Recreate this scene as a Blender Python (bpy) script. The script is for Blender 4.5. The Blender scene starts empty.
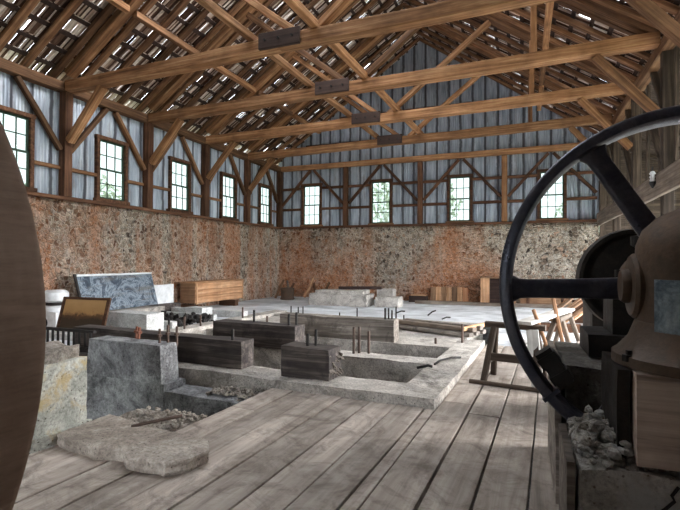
import bpy, bmesh, math, random
from mathutils import Vector, Matrix, noise
random.seed(7)
PI = math.pi
scene = bpy.context.scene
COL = scene.collection

# ------------------------------------------------------------------ building dimensions (metres)
XL, XR, YF = -9.753, 2.415, 17.714
XM = (XL + XR) / 2
BAY, FBAY = 2.5204, 3.042
ZS, ZP = 2.86, 5.32
BENTS = [YF - BAY * k for k in range(5)]
SL = 0.70                                     # roof slope
ZE = 5.55                                     # rafter underside at the eaves
RIDGE = (2.2, 4.6, 11.3)                       # unseen ridge opening added to let daylight in: half width, from, to
NEAR_LIGHT_DOOR = (-5.2, -2.4, 2.3)  # unseen doorway added in the near wall to light the left foreground
RIGHT_OPEN = 4.6
def roof_z(x):
    return ZE + SL * ((x - XL) if x < XM else (XR - x))

# ------------------------------------------------------------------ materials
MATS = {}
class NT:
    def __init__(s, name):
        s.m = bpy.data.materials.new(name); s.m.use_nodes = True
        s.t = s.m.node_tree; s.t.nodes.clear()
        s.out = s.t.nodes.new('ShaderNodeOutputMaterial')
        s.b = s.t.nodes.new('ShaderNodeBsdfPrincipled')
        s.l(s.b.outputs[0], s.out.inputs[0])
        MATS[name] = s.m
    def n(s, k, **kw):
        x = s.t.nodes.new(k)
        for a, v in kw.items():
            if a.startswith('i_'): x.inputs[a[2:].replace('_', ' ')].default_value = v
            else: setattr(x, a, v)
        return x
    def l(s, a, b): s.t.links.new(a, b)
    def coords(s, scale=(1, 1, 1), kind='Object'):
        tc = s.n('ShaderNodeTexCoord'); mp = s.n('ShaderNodeMapping')
        mp.inputs['Scale'].default_value = scale
        s.l(tc.outputs[kind], mp.inputs[0]); return mp.outputs[0]
    def noise(s, vec, scale, detail=6, rough=.6, dist=0):
        x = s.n('ShaderNodeTexNoise'); x.inputs['Scale'].default_value = scale
        x.inputs['Detail'].default_value = detail; x.inputs['Roughness'].default_value = rough
        x.inputs['Distortion'].default_value = dist
        s.l(vec, x.inputs['Vector']); return x.outputs['Fac']
    def ramp(s, fac, stops, interp='LINEAR'):
        r = s.n('ShaderNodeValToRGB'); r.color_ramp.interpolation = interp
        e = r.color_ramp.elements
        while len(e) < len(stops): e.new(.5)
        for i, (p, c) in enumerate(stops):
            e[i].position = p
            e[i].color = (c, c, c, 1) if isinstance(c, (int, float)) else (*c, 1)
        s.l(fac, r.inputs[0]); return r.outputs[0]
    def mix(s, a, b, fac, mode='MIX'):
        x = s.n('ShaderNodeMix'); x.data_type = 'RGBA'; x.blend_type = mode
        for v, i in ((a, 6), (b, 7)):
            if isinstance(v, tuple): x.inputs[i].default_value = (*v, 1)
            else: s.l(v, x.inputs[i])
        if isinstance(fac, (int, float)): x.inputs[0].default_value = fac
        else: s.l(fac, x.inputs[0])
        return x.outputs[2]
    def math(s, op, a, b=None):
        x = s.n('ShaderNodeMath'); x.operation = op
        for v, i in ((a, 0), (b, 1)):
            if v is None: continue
            if isinstance(v, (int, float)): x.inputs[i].default_value = v
            else: s.l(v, x.inputs[i])
        return x.outputs[0]
    def bump(s, h, strength=.5, dist=.02):
        x = s.n('ShaderNodeBump'); x.inputs['Strength'].default_value = strength
        x.inputs['Distance'].default_value = dist
        s.l(h, x.inputs['Height']); s.l(x.outputs[0], s.b.inputs['Normal'])
    def col(s, c): s.l(c, s.b.inputs['Base Color']) if not isinstance(c, tuple) else setattr(s.b.inputs['Base Color'], 'default_value', (*c, 1))
    def set(s, rough=.8, metal=0, spec=.3):
        s.b.inputs['Roughness'].default_value = rough
        s.b.inputs['Metallic'].default_value = metal
        s.b.inputs['Specular IOR Level'].default_value = spec

def wood(name, stops, var=.35, rough=.8, grain=16, islands=False, axis=0, stain=None, warm=None):
    """long-grain timber; grain runs along the object's own X (axis 0) or Y (axis 1)"""
    n = NT(name)
    sc = [grain, grain, grain]; sc[axis] = .7
    v = n.coords(tuple(sc))
    if islands:
        g = n.n('ShaderNodeNewGeometry'); rnd = g.outputs['Random Per Island']
    else:
        oi = n.n('ShaderNodeObjectInfo'); rnd = oi.outputs['Random']
    off = n.n('ShaderNodeVectorMath'); off.operation = 'ADD'
    cmb = n.n('ShaderNodeCombineXYZ')
    for i in range(3): n.l(n.math('MULTIPLY', rnd, 37.0 + 11 * i), cmb.inputs[i])
    n.l(v, off.inputs[0]); n.l(cmb.outputs[0], off.inputs[1]); v = off.outputs[0]
    f = n.noise(v, 1.0, 8, .65, .4)
    c = n.ramp(f, stops)
    v2 = n.coords((1.3, 1.3, 1.3))
    f2 = n.noise(v2, 1.7, 5, .6)
    dk = n.ramp(f2, [(.3, .55), (.62, 1.1)])
    c = n.mix(c, dk, .8, 'MULTIPLY')
    br = n.ramp(rnd, [(0, 1 - var), (1, 1 + var * .5)])
    c = n.mix(c, br, 1, 'MULTIPLY')
    if warm:
        c = n.mix(c, warm, n.math('MULTIPLY', n.ramp(rnd, [(.5, 0.), (1, 1.)]), .5))
    if stain:
        f3 = n.noise(n.coords((1, 1, 1)), 2.2, 9, .7, .8)
        c = n.mix(c, stain, n.ramp(f3, [(.54, 0.), (.68, .8)]))
    n.col(c); n.set(rough); n.bump(f, .5, .012)
    return n.m

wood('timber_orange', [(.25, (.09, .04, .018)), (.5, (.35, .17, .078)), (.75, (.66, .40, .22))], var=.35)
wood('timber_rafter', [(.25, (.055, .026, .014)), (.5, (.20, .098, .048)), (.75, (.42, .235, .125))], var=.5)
wood('timber_post', [(.25, (.035, .016, .010)), (.5, (.12, .055, .03)), (.75, (.25, .125, .07))], var=.4)
wood('timber_brown_grey', [(.25, (.055, .04, .03)), (.5, (.18, .14, .11)), (.75, (.36, .30, .25))], var=.3)
wood('lean_timber', [(.25, (.02, .014, .010)), (.5, (.065, .045, .033)), (.75, (.17, .125, .095))], var=.4)
wood('timber_splice', [(.25, (.03, .018, .016)), (.75, (.09, .055, .045))], var=.2)
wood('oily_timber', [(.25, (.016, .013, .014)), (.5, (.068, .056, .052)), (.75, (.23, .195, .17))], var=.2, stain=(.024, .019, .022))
wood('grey_timber', [(.25, (.06, .048, .04)), (.5, (.21, .18, .155)), (.75, (.46, .41, .36))], var=.2, stain=(.06, .05, .045))
wood('pine_box', [(.25, (.30, .13, .055)), (.5, (.58, .32, .17)), (.75, (.78, .52, .33))], var=.15)
wood('pale_board', [(.25, (.40, .36, .32)), (.5, (.62, .59, .55)), (.75, (.82, .8, .77))], var=.2)
wood('brown_board', [(.25, (.12, .06, .03)), (.5, (.32, .18, .10)), (.75, (.5, .32, .2))], var=.5, warm=(.5, .2, .09))
wood('end_grain_timber', [(.2, (.16, .125, .105)), (.45, (.55, .45, .39)), (.8, (.80, .72, .65))], var=.1, grain=26)

def floor_mat(name, stops, axis, stain, f3s=(.5, .72), var=.25):
    n = NT(name)
    sc = [9, 9, 9]; sc[axis] = .6
    g = n.n('ShaderNodeNewGeometry'); rnd = g.outputs['Random Per Island']
    v = n.coords(tuple(sc))
    off = n.n('ShaderNodeVectorMath'); off.operation = 'ADD'
    cmb = n.n('ShaderNodeCombineXYZ')
    for i in range(3): n.l(n.math('MULTIPLY', rnd, 31.0 + 17 * i), cmb.inputs[i])
    n.l(v, off.inputs[0]); n.l(cmb.outputs[0], off.inputs[1])
    f = n.noise(off.outputs[0], 1.0, 9, .7, .5)
    c = n.ramp(f, stops)
    f2 = n.noise(n.coords((1, 1, 1)), 1.1, 6, .6, .3)
    c = n.mix(c, n.ramp(f2, [(.32, .55), (.6, 1.08)]), .8, 'MULTIPLY')
    c = n.mix(c, n.ramp(rnd, [(0, 1 - var), (1, 1.05)]), 1, 'MULTIPLY')
    f3 = n.noise(n.coords((1, 1, 1)), 3.1, 10, .75, 1.2)
    c = n.mix(c, stain, n.ramp(f3, [(f3s[0], 0.), (f3s[1], .85)]))
    n.col(c); n.set(.75, 0, .35); n.bump(f, .5, .012)
floor_mat('floor_planks', [(.22, (.20, .16, .135)), (.5, (.50, .43, .375)), (.78, (.74, .67, .60))], 1, (.11, .085, .07), (.47, .70))
floor_mat('floor_pale', [(.22, (.56, .59, .62)), (.5, (.82, .85, .89)), (.78, (.92, .95, .98))], 0, (.30, .29, .29), (.56, .8), .18)

def concrete(name, stops, stain=(.09, .08, .072), patch=None, scale=1.0, f3=(.5, .7), amt=.85, bmp=1.0):
    n = NT(name)
    v = n.coords((scale,) * 3)
    f = n.noise(v, 3.0, 12, .78, .3)
    c = n.ramp(f, [(.5 + (p_ - .5) * .62, q_) for p_, q_ in stops])
    fb = n.noise(v, 38, 6, .75)
    c = n.mix(c, n.ramp(fb, [(.32, .45), (.52, 1.0), (.7, 1.2)]), .85, 'MULTIPLY')
    f2 = n.noise(v, 1.6, 11, .76, .9)
    c = n.mix(c, stain, n.math('MULTIPLY', n.ramp(f2, [(f3[0], 0.), (f3[1], 1.)]), amt))
    vo = n.n('ShaderNodeTexVoronoi'); vo.inputs['Scale'].default_value = 26 * scale; n.l(v, vo.inputs['Vector'])
    pit = n.math('MULTIPLY', n.ramp(vo.outputs['Distance'], [(.10, 1.), (.2, 0.)]), n.ramp(f2, [(.4, 0.), (.5, 1.)]))
    c = n.mix(c, tuple(q * .7 for q in stain), pit)
    if patch:
        f4 = n.noise(v, 3.4, 9, .7, .5)
        c = n.mix(c, patch, n.ramp(f4, [(.5, 0.), (.62, .8)]))
    n.col(c); n.set(.9, 0, .2)
    h = n.math('SUBTRACT', n.math('ADD', n.math('MULTIPLY', f, 1.2), n.math('MULTIPLY', fb, .5)), n.math('MULTIPLY', pit, .4)); n.bump(h, bmp, .03)
concrete('concrete', [(.25, (.30, .275, .245)), (.5, (.56, .52, .475)), (.75, (.78, .74, .69))], f3=(.53, .68))
concrete('concrete_pit_shade', [(.25, (.14, .14, .145)), (.5, (.36, .365, .375)), (.75, (.60, .615, .63))], stain=(.05, .048, .056), f3=(.45, .62))  # pit shade put into the colour, darker blotched concrete for pillar and cross wall
concrete('concrete_pale', [(.25, (.46, .47, .46)), (.5, (.68, .69, .68)), (.75, (.85, .86, .85))], stain=(.36, .35, .33), f3=(.55, .75))
concrete('pier_stone', [(.25, (.26, .27, .24)), (.5, (.52, .53, .48)), (.75, (.76, .77, .72))], stain=(.17, .15, .12), patch=(.55, .42, .20), f3=(.52, .7))
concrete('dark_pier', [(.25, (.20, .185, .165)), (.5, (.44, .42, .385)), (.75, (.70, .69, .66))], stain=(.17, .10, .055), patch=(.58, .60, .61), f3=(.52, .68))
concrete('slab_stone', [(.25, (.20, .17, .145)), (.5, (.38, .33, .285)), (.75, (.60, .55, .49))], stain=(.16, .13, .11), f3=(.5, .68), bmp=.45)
concrete('pier_rear_shade', [(.25, (.06, .055, .05)), (.5, (.15, .14, .125)), (.75, (.30, .285, .26))], stain=(.07, .045, .03))  # pier concrete darkened to stand in for the shade behind the flywheel
concrete('rubble', [(.25, (.20, .17, .14)), (.5, (.46, .41, .36)), (.75, (.74, .7, .64))], scale=4)
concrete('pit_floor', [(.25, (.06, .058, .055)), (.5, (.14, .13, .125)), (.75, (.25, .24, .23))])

def metal(name, base, alt, rough=.5, metallic=.8, scale=3., thr=(.45, .65), bump=.25):
    n = NT(name)
    v = n.coords((1, 1, 1))
    f = n.noise(v, scale, 9, .7, .4)
    c = n.mix(base, alt, n.ramp(f, [(thr[0], 0.), (thr[1], 1.)]))
    fb = n.noise(v, scale * 9, 4, .6)
    c = n.mix(c, n.ramp(fb, [(.3, .75), (.65, 1.1)]), .8, 'MULTIPLY')
    n.col(c); n.set(rough, metallic, .5)
    n.l(n.ramp(f, [(.3, rough - .12), (.7, min(1, rough + .2))]), n.b.inputs['Roughness'])
    n.bump(n.math('ADD', f, fb), bump, .01)
metal('cast_iron_blue', (.038, .041, .062), (.085, .08, .095), .34, .5, 5.)
metal('rusty_brown_iron', (.085, .056, .038), (.15, .095, .06), .6, .3, 4.)
metal('flaked_blue_steel', (.05, .085, .12), (.30, .37, .42), .5, .25, 7.)
metal('black_iron', (.02, .018, .018), (.05, .042, .038), .6, .5, 6.)
metal('bolt_rust', (.075, .05, .04), (.17, .11, .085), .6, .4, 14.)
metal('bolt_red_rust', (.17, .06, .035), (.26, .11, .07), .7, .2, 14.)

n = NT('rusted_plate')                        # the big wheel on the left: brown rust, brushed marks
v = n.coords((1, 1, 1)); f = n.noise(v, 2.2, 9, .65, .5)
c = n.ramp(f, [(.25, (.29, .195, .14)), (.55, (.44, .315, .24)), (.8, (.56, .42, .33))])
fs = n.noise(n.coords((1, 2.5, 22)), 1.6, 6, .7)
c = n.mix(c, n.ramp(fs, [(.35, .75), (.7, 1.2)]), .8, 'MULTIPLY')
n.col(c); n.set(.62, .25, .4); n.bump(n.math('ADD', f, fs), .25, .008)

n = NT('corrugated_iron')
v = n.coords((1, 1, 1))
f = n.noise(n.coords((5, 5, .6)), 1.4, 7, .65)
c = n.ramp(f, [(.28, (.20, .24, .31)), (.5, (.42, .475, .56)), (.72, (.66, .71, .78))])
sx = n.n('ShaderNodeSeparateXYZ'); n.l(v, sx.inputs[0])
f2 = n.noise(n.coords((2.2, 2.2, .8)), 1.1, 8, .7)
c = n.mix(c, (.20, .155, .125), n.ramp(f2, [(.56, 0.), (.74, .75)]))
# tarred lap seams between the sheets, ragged-edged
u_ = n.math('ADD', sx.outputs[0], n.math('MULTIPLY', n.noise(n.coords((.5, .5, 1.5)), 2.0, 3), .07))
w = n.math('ABSOLUTE', n.math('SUBTRACT', n.math('FRACT', n.math('MULTIPLY', n.math('ADD', u_, sx.outputs[1]), 1 / .44)), .5))
c = n.mix(c, (.06, .06, .075), n.ramp(w, [(.06, .92), (.14, 0.)]))
n.col(c); n.set(.5, .45, .5); n.bump(f, .15, .01)

# rubble stone wall with lime mortar and iron-rust runs
def stone(name, left):
    n = NT(name)
    v = n.coords((1, 1, 1))
    wv = n.n('ShaderNodeTexNoise'); wv.inputs['Scale'].default_value = 3.2; n.l(v, wv.inputs['Vector'])
    mx = n.n('ShaderNodeVectorMath'); mx.operation = 'MULTIPLY_ADD'
    n.l(wv.outputs['Color'], mx.inputs[0]); mx.inputs[1].default_value = (.26,) * 3; n.l(v, mx.inputs[2])
    vo = n.n('ShaderNodeTexVoronoi'); vo.inputs['Scale'].default_value = 8.6; vo.inputs['Randomness'].default_value = 1
    n.l(mx.outputs[0], vo.inputs['Vector'])
    ve = n.n('ShaderNodeTexVoronoi'); ve.feature = 'DISTANCE_TO_EDGE'; ve.inputs['Scale'].default_value = 8.6
    n.l(mx.outputs[0], ve.inputs['Vector'])
    sc = n.n('ShaderNodeSeparateColor'); n.l(vo.outputs['Color'], sc.inputs[0])
    st = n.ramp(sc.outputs[0], [(.0, (.06, .045, .038)), (.07, (.15, .11, .085)), (.25, (.32, .24, .18)), (.62, (.44, .36, .285)), (.82, (.54, .48, .42)), (1, (.40, .235, .15))])
    fine = n.noise(v, 15, 10, .78)
    fine2 = n.noise(v, 34, 6, .75)
    st = n.mix(st, n.ramp(fine, [(.34, .35), (.5, 1.), (.66, 1.45)]), .9, 'MULTIPLY')
    cover = n.noise(v, 2.3, 10, .75, .4)
    # lime mortar smeared over joints and stones, thicker in places
    sm = n.math('ADD', n.math('MULTIPLY', n.math('SUBTRACT', cover, .5), 1.5), n.math('SUBTRACT', .27 if left else .22, n.math('MULTIPLY', ve.outputs['Distance'], 1.7)))
    sm = n.math('ADD', sm, n.math('MULTIPLY', n.math('SUBTRACT', fine, .5), .9))
    mort = n.ramp(sm, [(.0, 0.), (.16, .88)])
    mcol = n.mix((.84, .74, .62), n.ramp(fine2, [(.3, .5), (.65, 1.15)]), .9, 'MULTIPLY')
    c = n.mix(st, mcol, mort)
    # open black joints where the mortar has fallen out
    gap = n.math('MULTIPLY', n.ramp(ve.outputs['Distance'], [(.015, 1.), (.07, 0.)]), n.ramp(n.noise(v, 4.2, 6, .7), [(.48, 0.), (.58, .9)]))
    c = n.mix(c, (.035, .026, .02), gap)
    # rust: vertical runs and broad patches
    sp = n.n('ShaderNodeSeparateXYZ'); n.l(v, sp.inputs[0])
    run = n.noise(n.coords((1.25, 1.25, .10)), 1.0, 6, .55, .6)
    blot = n.noise(v, .55, 7, .65, .6)
    if left:
        m = n.math('ADD', n.math('MULTIPLY', run, .8), n.math('MULTIPLY', blot, .3))
        fac = n.ramp(m, [(.50, 0.), (.64, .9)])
    else:
        px = n.n('ShaderNodeMapRange'); px.inputs[1].default_value = -6.1; px.inputs[2].default_value = 6.1
        n.l(sp.outputs[0], px.inputs[0])
        loc = n.ramp(px.outputs[0], [(.0, .62), (.18, .60), (.25, .55), (.36, .50), (.45, .50), (.53, .57), (.6, .62), (.68, .55), (.75, .42), (.82, .30), (1., .25)])
        low = n.n('ShaderNodeMapRange'); low.inputs[1].default_value = 0; low.inputs[2].default_value = 2.86
        low.inputs[3].default_value = .12; low.inputs[4].default_value = -.08
        n.l(sp.outputs[2], low.inputs[0])
        m = n.math('ADD', n.math('ADD', n.math('MULTIPLY', run, .5), n.math('MULTIPLY', blot, .45)), n.math('ADD', n.math('SUBTRACT', loc, .5), low.outputs[0]))
        fac = n.ramp(m, [(.44, 0.), (.62, .95)])
    rust = n.mix((.60, .21, .07), n.ramp(fine, [(.34, .35), (.66, 1.4)]), .9, 'MULTIPLY')
    rust = n.mix(rust, c, .38)
    c = n.mix(c, rust, fac)
    dirt = n.noise(n.coords((.8, .8, .25)), 1.3, 6, .6)
    c = n.mix(c, n.ramp(dirt, [(.3, .7), (.55, 1.12)]), .8, 'MULTIPLY')
    n.col(c); n.set(.92, 0, .2)
    h = n.math('ADD', n.ramp(ve.outputs['Distance'], [(0, 0.), (.12, 1.)]), n.math('MULTIPLY', fine, 1.2))
    n.bump(h, 1.0, .05)
stone('stone_left', True); stone('stone_far', False)

n = NT('shingles')
g = n.n('ShaderNodeNewGeometry')
c = n.ramp(g.outputs['Random Per Island'], [(0, (.04, .02, .015)), (.35, (.11, .06, .042)), (.55, (.30, .20, .15)), (.75, (.62, .50, .42)), (1., (.9, .82, .75))])
f = n.noise(n.coords((2, 6, 2)), 3.0, 7, .7)
c = n.mix(c, n.ramp(f, [(.3, .45), (.65, 1.15)]), .9, 'MULTIPLY')
n.col(c); n.set(.9, 0, .15); n.bump(f, .4, .01)

n = NT('window_glass')                        # clear old glazing
tr = n.n('ShaderNodeBsdfTransparent'); tr.inputs[0].default_value = (.36, .39, .375, 1)
gl = n.n('ShaderNodeBsdfGlossy'); gl.inputs['Roughness'].default_value = .03
ms = n.n('ShaderNodeMixShader'); ms.inputs[0].default_value = .06
n.l(tr.outputs[0], ms.inputs[1]); n.l(gl.outputs[0], ms.inputs[2]); n.l(ms.outputs[0], n.out.inputs[0])
def plain(name, c, rough=.7, spec=.3):
    n = NT(name); v = n.coords((1, 1, 1)); f = n.noise(v, 6, 6, .6)
    n.col(n.mix(c, n.ramp(f, [(.3, .7), (.7, 1.15)]), .8, 'MULTIPLY')); n.set(rough, 0, spec)
plain('sash_green', (.05, .085, .06)); plain('white_enamel', (.78, .8, .82), .35, .5)
plain('grass', (.24, .27, .17), .95); plain('leaf', (.62, .67, .55), .8); plain('black_rubber', (.02, .02, .022), .6)
n = NT('weathered_blue_panel')
f = n.noise(n.coords((1, 5, 1)), 2.2, 10, .75, 1.5)
f2 = n.noise(n.coords((1, 1, 9)), .8, 5, .6, .3)
c = n.ramp(f, [(.3, (.018, .026, .04)), (.45, (.05, .07, .098)), (.53, (.25, .30, .35)), (.58, (.06, .08, .11)), (.75, (.03, .042, .06))])
c = n.mix(c, (.12, .11, .10), n.ramp(f2, [(.52, 0.), (.66, .7)])); n.col(c); n.set(.7)
n = NT('stained_picture')
tcg = n.n('ShaderNodeTexCoord'); sx = n.n('ShaderNodeSeparateXYZ'); n.l(tcg.outputs['Object'], sx.inputs[0])
f = n.noise(n.coords((1, 1, 1)), 7, 8, .7, .8)
edge = n.math('ADD', sx.outputs[2], n.math('MULTIPLY', f, .34))
c = n.ramp(edge, [(.42, (.03, .02, .012)), (.5, (.10, .05, .02)), (.56, (.36, .20, .08)), (.75, (.46, .28, .12))])
n.col(c); n.set(.35, 0, .5)

# ------------------------------------------------------------------ objects
INV = {}
def thing(name, label, cat, base=(0, 0, 0), group=None, kind=None, rz=0):
    o = bpy.data.objects.new(name, None); COL.objects.link(o)
    M = Matrix.Translation(Vector(base)) @ Matrix.Rotation(rz, 4, 'Z')
    o.matrix_basis = M; o.empty_display_size = .1; INV[o] = M.inverted()
    tag(o, label, cat, group, kind); return o
def tag(o, label=None, cat=None, group=None, kind=None):
    if label: o['label'] = label
    if cat: o['category'] = cat
    if group: o['group'] = group
    if kind: o['kind'] = kind
    return o
def place(name, me, mat, M=None, parent=None, smooth=False):
    """link a mesh; M is its world matrix. Without M the mesh is in world space and gets its origin at its own base."""
    if M is None:
        vs = [v.co for v in me.vertices]
        lo = [min(v[i] for v in vs) for i in range(3)]; hi = [max(v[i] for v in vs) for i in range(3)]
        c = Vector(((lo[0] + hi[0]) / 2, (lo[1] + hi[1]) / 2, lo[2]))
        me.transform(Matrix.Translation(-c)); M = Matrix.Translation(c)
    o = bpy.data.objects.new(name, me); COL.objects.link(o)
    for m in (mat if isinstance(mat, (list, tuple)) else [mat]): me.materials.append(MATS[m])
    if parent is not None:
        o.parent = parent; o.matrix_basis = INV[parent] @ M; INV[o] = M.inverted()
    else:
        o.matrix_basis = M; INV[o] = M.inverted()
    if smooth:
        for p in me.polygons: p.use_smooth = True
    return o
def mesh(verts, faces, name='m'):
    me = bpy.data.meshes.new(name); me.from_pydata(verts, [], faces); me.update(); return me
def bm_mesh(bm):
    bmesh.ops.recalc_face_normals(bm, faces=bm.faces)
    me = bpy.data.meshes.new('m'); bm.to_mesh(me); bm.free(); return me

def beam_mesh(L, w, h, cham=.012, jit=.006, seg=.6, warp=0):
    """hewn beam along +X, section w (Y) x h (Z), centred"""
    k = max(1, int(L / seg)); vs, fs = [], []
    c = min(cham, w * .25, h * .25); a, b = w / 2, h / 2
    ring = [(-a + c, -b), (a - c, -b), (a, -b + c), (a, b - c), (a - c, b), (-a + c, b), (-a, b - c), (-a, -b + c)]
    ph = random.random() * 6
    for i in range(k + 1):
        x = L * i / k
        dy, dz = (random.uniform(-jit, jit), random.uniform(-jit, jit)) if 0 < i < k else (0, 0)
        dz += warp * math.sin(PI * i / k)
        for (y, z) in ring:
            vs.append((x, y + dy + random.uniform(-jit, jit) * .5, z + dz + random.uniform(-jit, jit) * .5))
    for i in range(k):
        for j in range(8):
            fs.append((i * 8 + j, (i + 1) * 8 + j, (i + 1) * 8 + (j + 1) % 8, i * 8 + (j + 1) % 8))
    fs.append(tuple(range(8))); fs.append(tuple(k * 8 + j for j in range(7, -1, -1)))
    bm = bmesh.new(); bm.from_mesh(mesh(vs, fs)); return bm_mesh(bm)
def frame(p0, p1, up=(0, 0, 1)):
    p0, p1 = Vector(p0), Vector(p1); x = (p1 - p0).normalized(); up = Vector(up)
    if abs(x.dot(up)) > .98: up = Vector((0, 1, 0))
    y = up.cross(x).normalized(); z = x.cross(y)
    M = Matrix((x, y, z)).transposed().to_4x4(); M.translation = p0
    return M, (p1 - p0).length
def beam(name, p0, p1, w, h, mat, label=None, cat=None, group=None, parent=None, up=(0, 0, 1), **kw):
    M, L = frame(p0, p1, up)
    o = place(name, beam_mesh(L, w, h, **kw), mat, M, parent)
    if label: tag(o, label, cat, group)
    return o

# foundation frame: a little askew to the hall (everything of the old machine shares it)
TH = math.radians(-2.8); LO = Vector((-.83, 4.79, 0))
LM = Matrix.Translation(LO) @ Matrix.Rotation(TH, 4, 'Z')
def W(s, t, z): return LM @ Vector((s, t, z))

def rough_box(bm, s0, s1, t0, t1, z0, z1, res=.12, amp=.01, M=None, seed=0, top_amp=None):
    """a box with worn, uneven faces"""
    nx, ny, nz = [max(1, min(40, int(round(abs(b - a) / res)))) for a, b in ((s0, s1), (t0, t1), (z0, z1))]
    idx = {}
    def vert(i, j, k):
        if (i, j, k) in idx: return idx[i, j, k]
        p = Vector((s0 + (s1 - s0) * i / nx, t0 + (t1 - t0) * j / ny, z0 + (z1 - z0) * k / nz))
        q = noise.noise_vector(p * 3.1 + Vector((seed, seed * 2, 0))) + .5 * noise.noise_vector(p * 9.7)
        a = amp
        ed = (i in (0, nx)) + (j in (0, ny)) + (k in (0, nz))
        d = q * a
        if ed >= 2: d += (Vector(((s0 + s1) / 2, (t0 + t1) / 2, (z0 + z1) / 2)) - p).normalized() * a * (.5 + abs(q.x))
        if k == nz and top_amp: d.z += noise.noise(p * 5 + Vector((seed, 0, 0))) * top_amp
        p = p + d
        if M is not None: p = M @ p
        idx[i, j, k] = bm.verts.new(p); return idx[i, j, k]
    def quad(*c): bm.faces.new([vert(*x) for x in c])
    for i in range(nx):
        for j in range(ny):
            quad((i, j, 0), (i, j + 1, 0), (i + 1, j + 1, 0), (i + 1, j, 0))
            quad((i, j, nz), (i + 1, j, nz), (i + 1, j + 1, nz), (i, j + 1, nz))
    for i in range(nx):
        for k in range(nz):
            quad((i, 0, k), (i + 1, 0, k), (i + 1, 0, k + 1), (i, 0, k + 1))
            quad((i, ny, k), (i, ny, k + 1), (i + 1, ny, k + 1), (i + 1, ny, k))
    for j in range(ny):
        for k in range(nz):
            quad((0, j, k), (0, j, k + 1), (0, j + 1, k + 1), (0, j + 1, k))
            quad((nx, j, k), (nx, j + 1, k), (nx, j + 1, k + 1), (nx, j, k + 1))
def rbox(name, dims, mat, parent=None, M=None, label=None, cat=None, group=None, smooth=False, **kw):
    bm = bmesh.new()
    for d in (dims if isinstance(dims[0], (list, tuple)) else [dims]): rough_box(bm, *d, **kw)
    me = bm_mesh(bm)
    if M is not None: me.transform(M)
    if parent is None: o = place(name, me, mat)
    else: o = place(name, me, mat, None, parent)
    if smooth:
        for p in me.polygons: p.use_smooth = True
    if label: tag(o, label, cat, group)
    return o
def lathe(profile, n=48, axis='Z', center=(0, 0, 0), a0=0, a1=2 * PI):
    """profile [(radius, along)]; a point of radius 0 closes the end"""
    vs, fs = [], []; full = abs(a1 - a0 - 2 * PI) < 1e-6; m = n if full else n + 1
    for (r, a) in profile:
        for i in range(m):
            t = a0 + (a1 - a0) * i / n
            u, v = r * math.cos(t), r * math.sin(t)
            vs.append({'Z': (u, v, a), 'Y': (u, a, v), 'X': (a, u, v)}[axis])
    for j in range(len(profile) - 1):
        for i in range(n):
            k = (i + 1) % m
            fs.append((j * m + i, j * m + k, (j + 1) * m + k, (j + 1) * m + i))
    bm = bmesh.new(); bm.from_mesh(mesh(vs, fs)); bmesh.ops.remove_doubles(bm, verts=bm.verts, dist=1e-5)
    bmesh.ops.translate(bm, verts=bm.verts, vec=Vector(center)); return bm_mesh(bm)
def auto_smooth(o, ang=40):
    me = o.data
    for p in me.polygons: p.use_smooth = True
    bm = bmesh.new(); bm.from_mesh(me)
    for e in bm.edges:
        if len(e.link_faces) == 2 and e.calc_face_angle(0) > math.radians(ang): e.smooth = False
    bm.to_mesh(me); bm.free()
ORD = ['first', 'second', 'third', 'fourth', 'fifth', 'sixth', 'seventh', 'eighth', 'ninth', 'tenth', 'eleventh', 'twelfth', 'thirteenth',
       'fourteenth', 'fifteenth', 'sixteenth', 'seventeenth', 'eighteenth', 'nineteenth', 'twentieth', 'twenty-first', 'twenty-second', 'twenty-third', 'twenty-fourth', 'twenty-fifth']

# ------------------------------------------------------------------ stone walls
def stone_wall(name, a0, a1, along, mat):
    nx = int((a1 - a0) / .16); nz = 18; vs, fs = [], []
    def P(a, d, z): return (a, YF + d, z) if along == 'x' else (XL - d, a, z)
    for i in range(nx + 1):
        for k in range(nz + 1):
            a = a0 + (a1 - a0) * i / nx; z = -.1 + (ZS + .1) * k / nz
            d = noise.noise(Vector((a * 2.1, z * 2.1, 3.3))) * .035 + noise.noise(Vector((a * 5.5, z * 5.5, 8))) * .02
            vs.append(P(a, d if k < nz else max(d, 0), z))
    for i in range(nx):
        for k in range(nz):
            o = i * (nz + 1) + k; fs.append((o, o + nz + 1, o + nz + 2, o + 1))
    b = len(vs)                                # thickness: top ledge, back
    for i in range(nx + 1):
        a = a0 + (a1 - a0) * i / nx
        vs.append(P(a, .5, ZS)); vs.append(P(a, .5, -.1))
    for i in range(nx):
        t = i * (nz + 1) + nz
        fs.append((t, t + nz + 1, b + 2 * (i + 1), b + 2 * i)); fs.append((b + 2 * i, b + 2 * i + 2, b + 2 * i + 3, b + 2 * i + 1))
    bm = bmesh.new(); bm.from_mesh(mesh(vs, fs)); me = bm_mesh(bm)
    o = place(name, me, mat, smooth=True); tag(o, kind='structure'); return o
wl = stone_wall('wall_left', -2.6, YF + .5, 'y', 'stone_left')
wf = stone_wall('wall_far', XL, XR - .05, 'x', 'stone_far')

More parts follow.
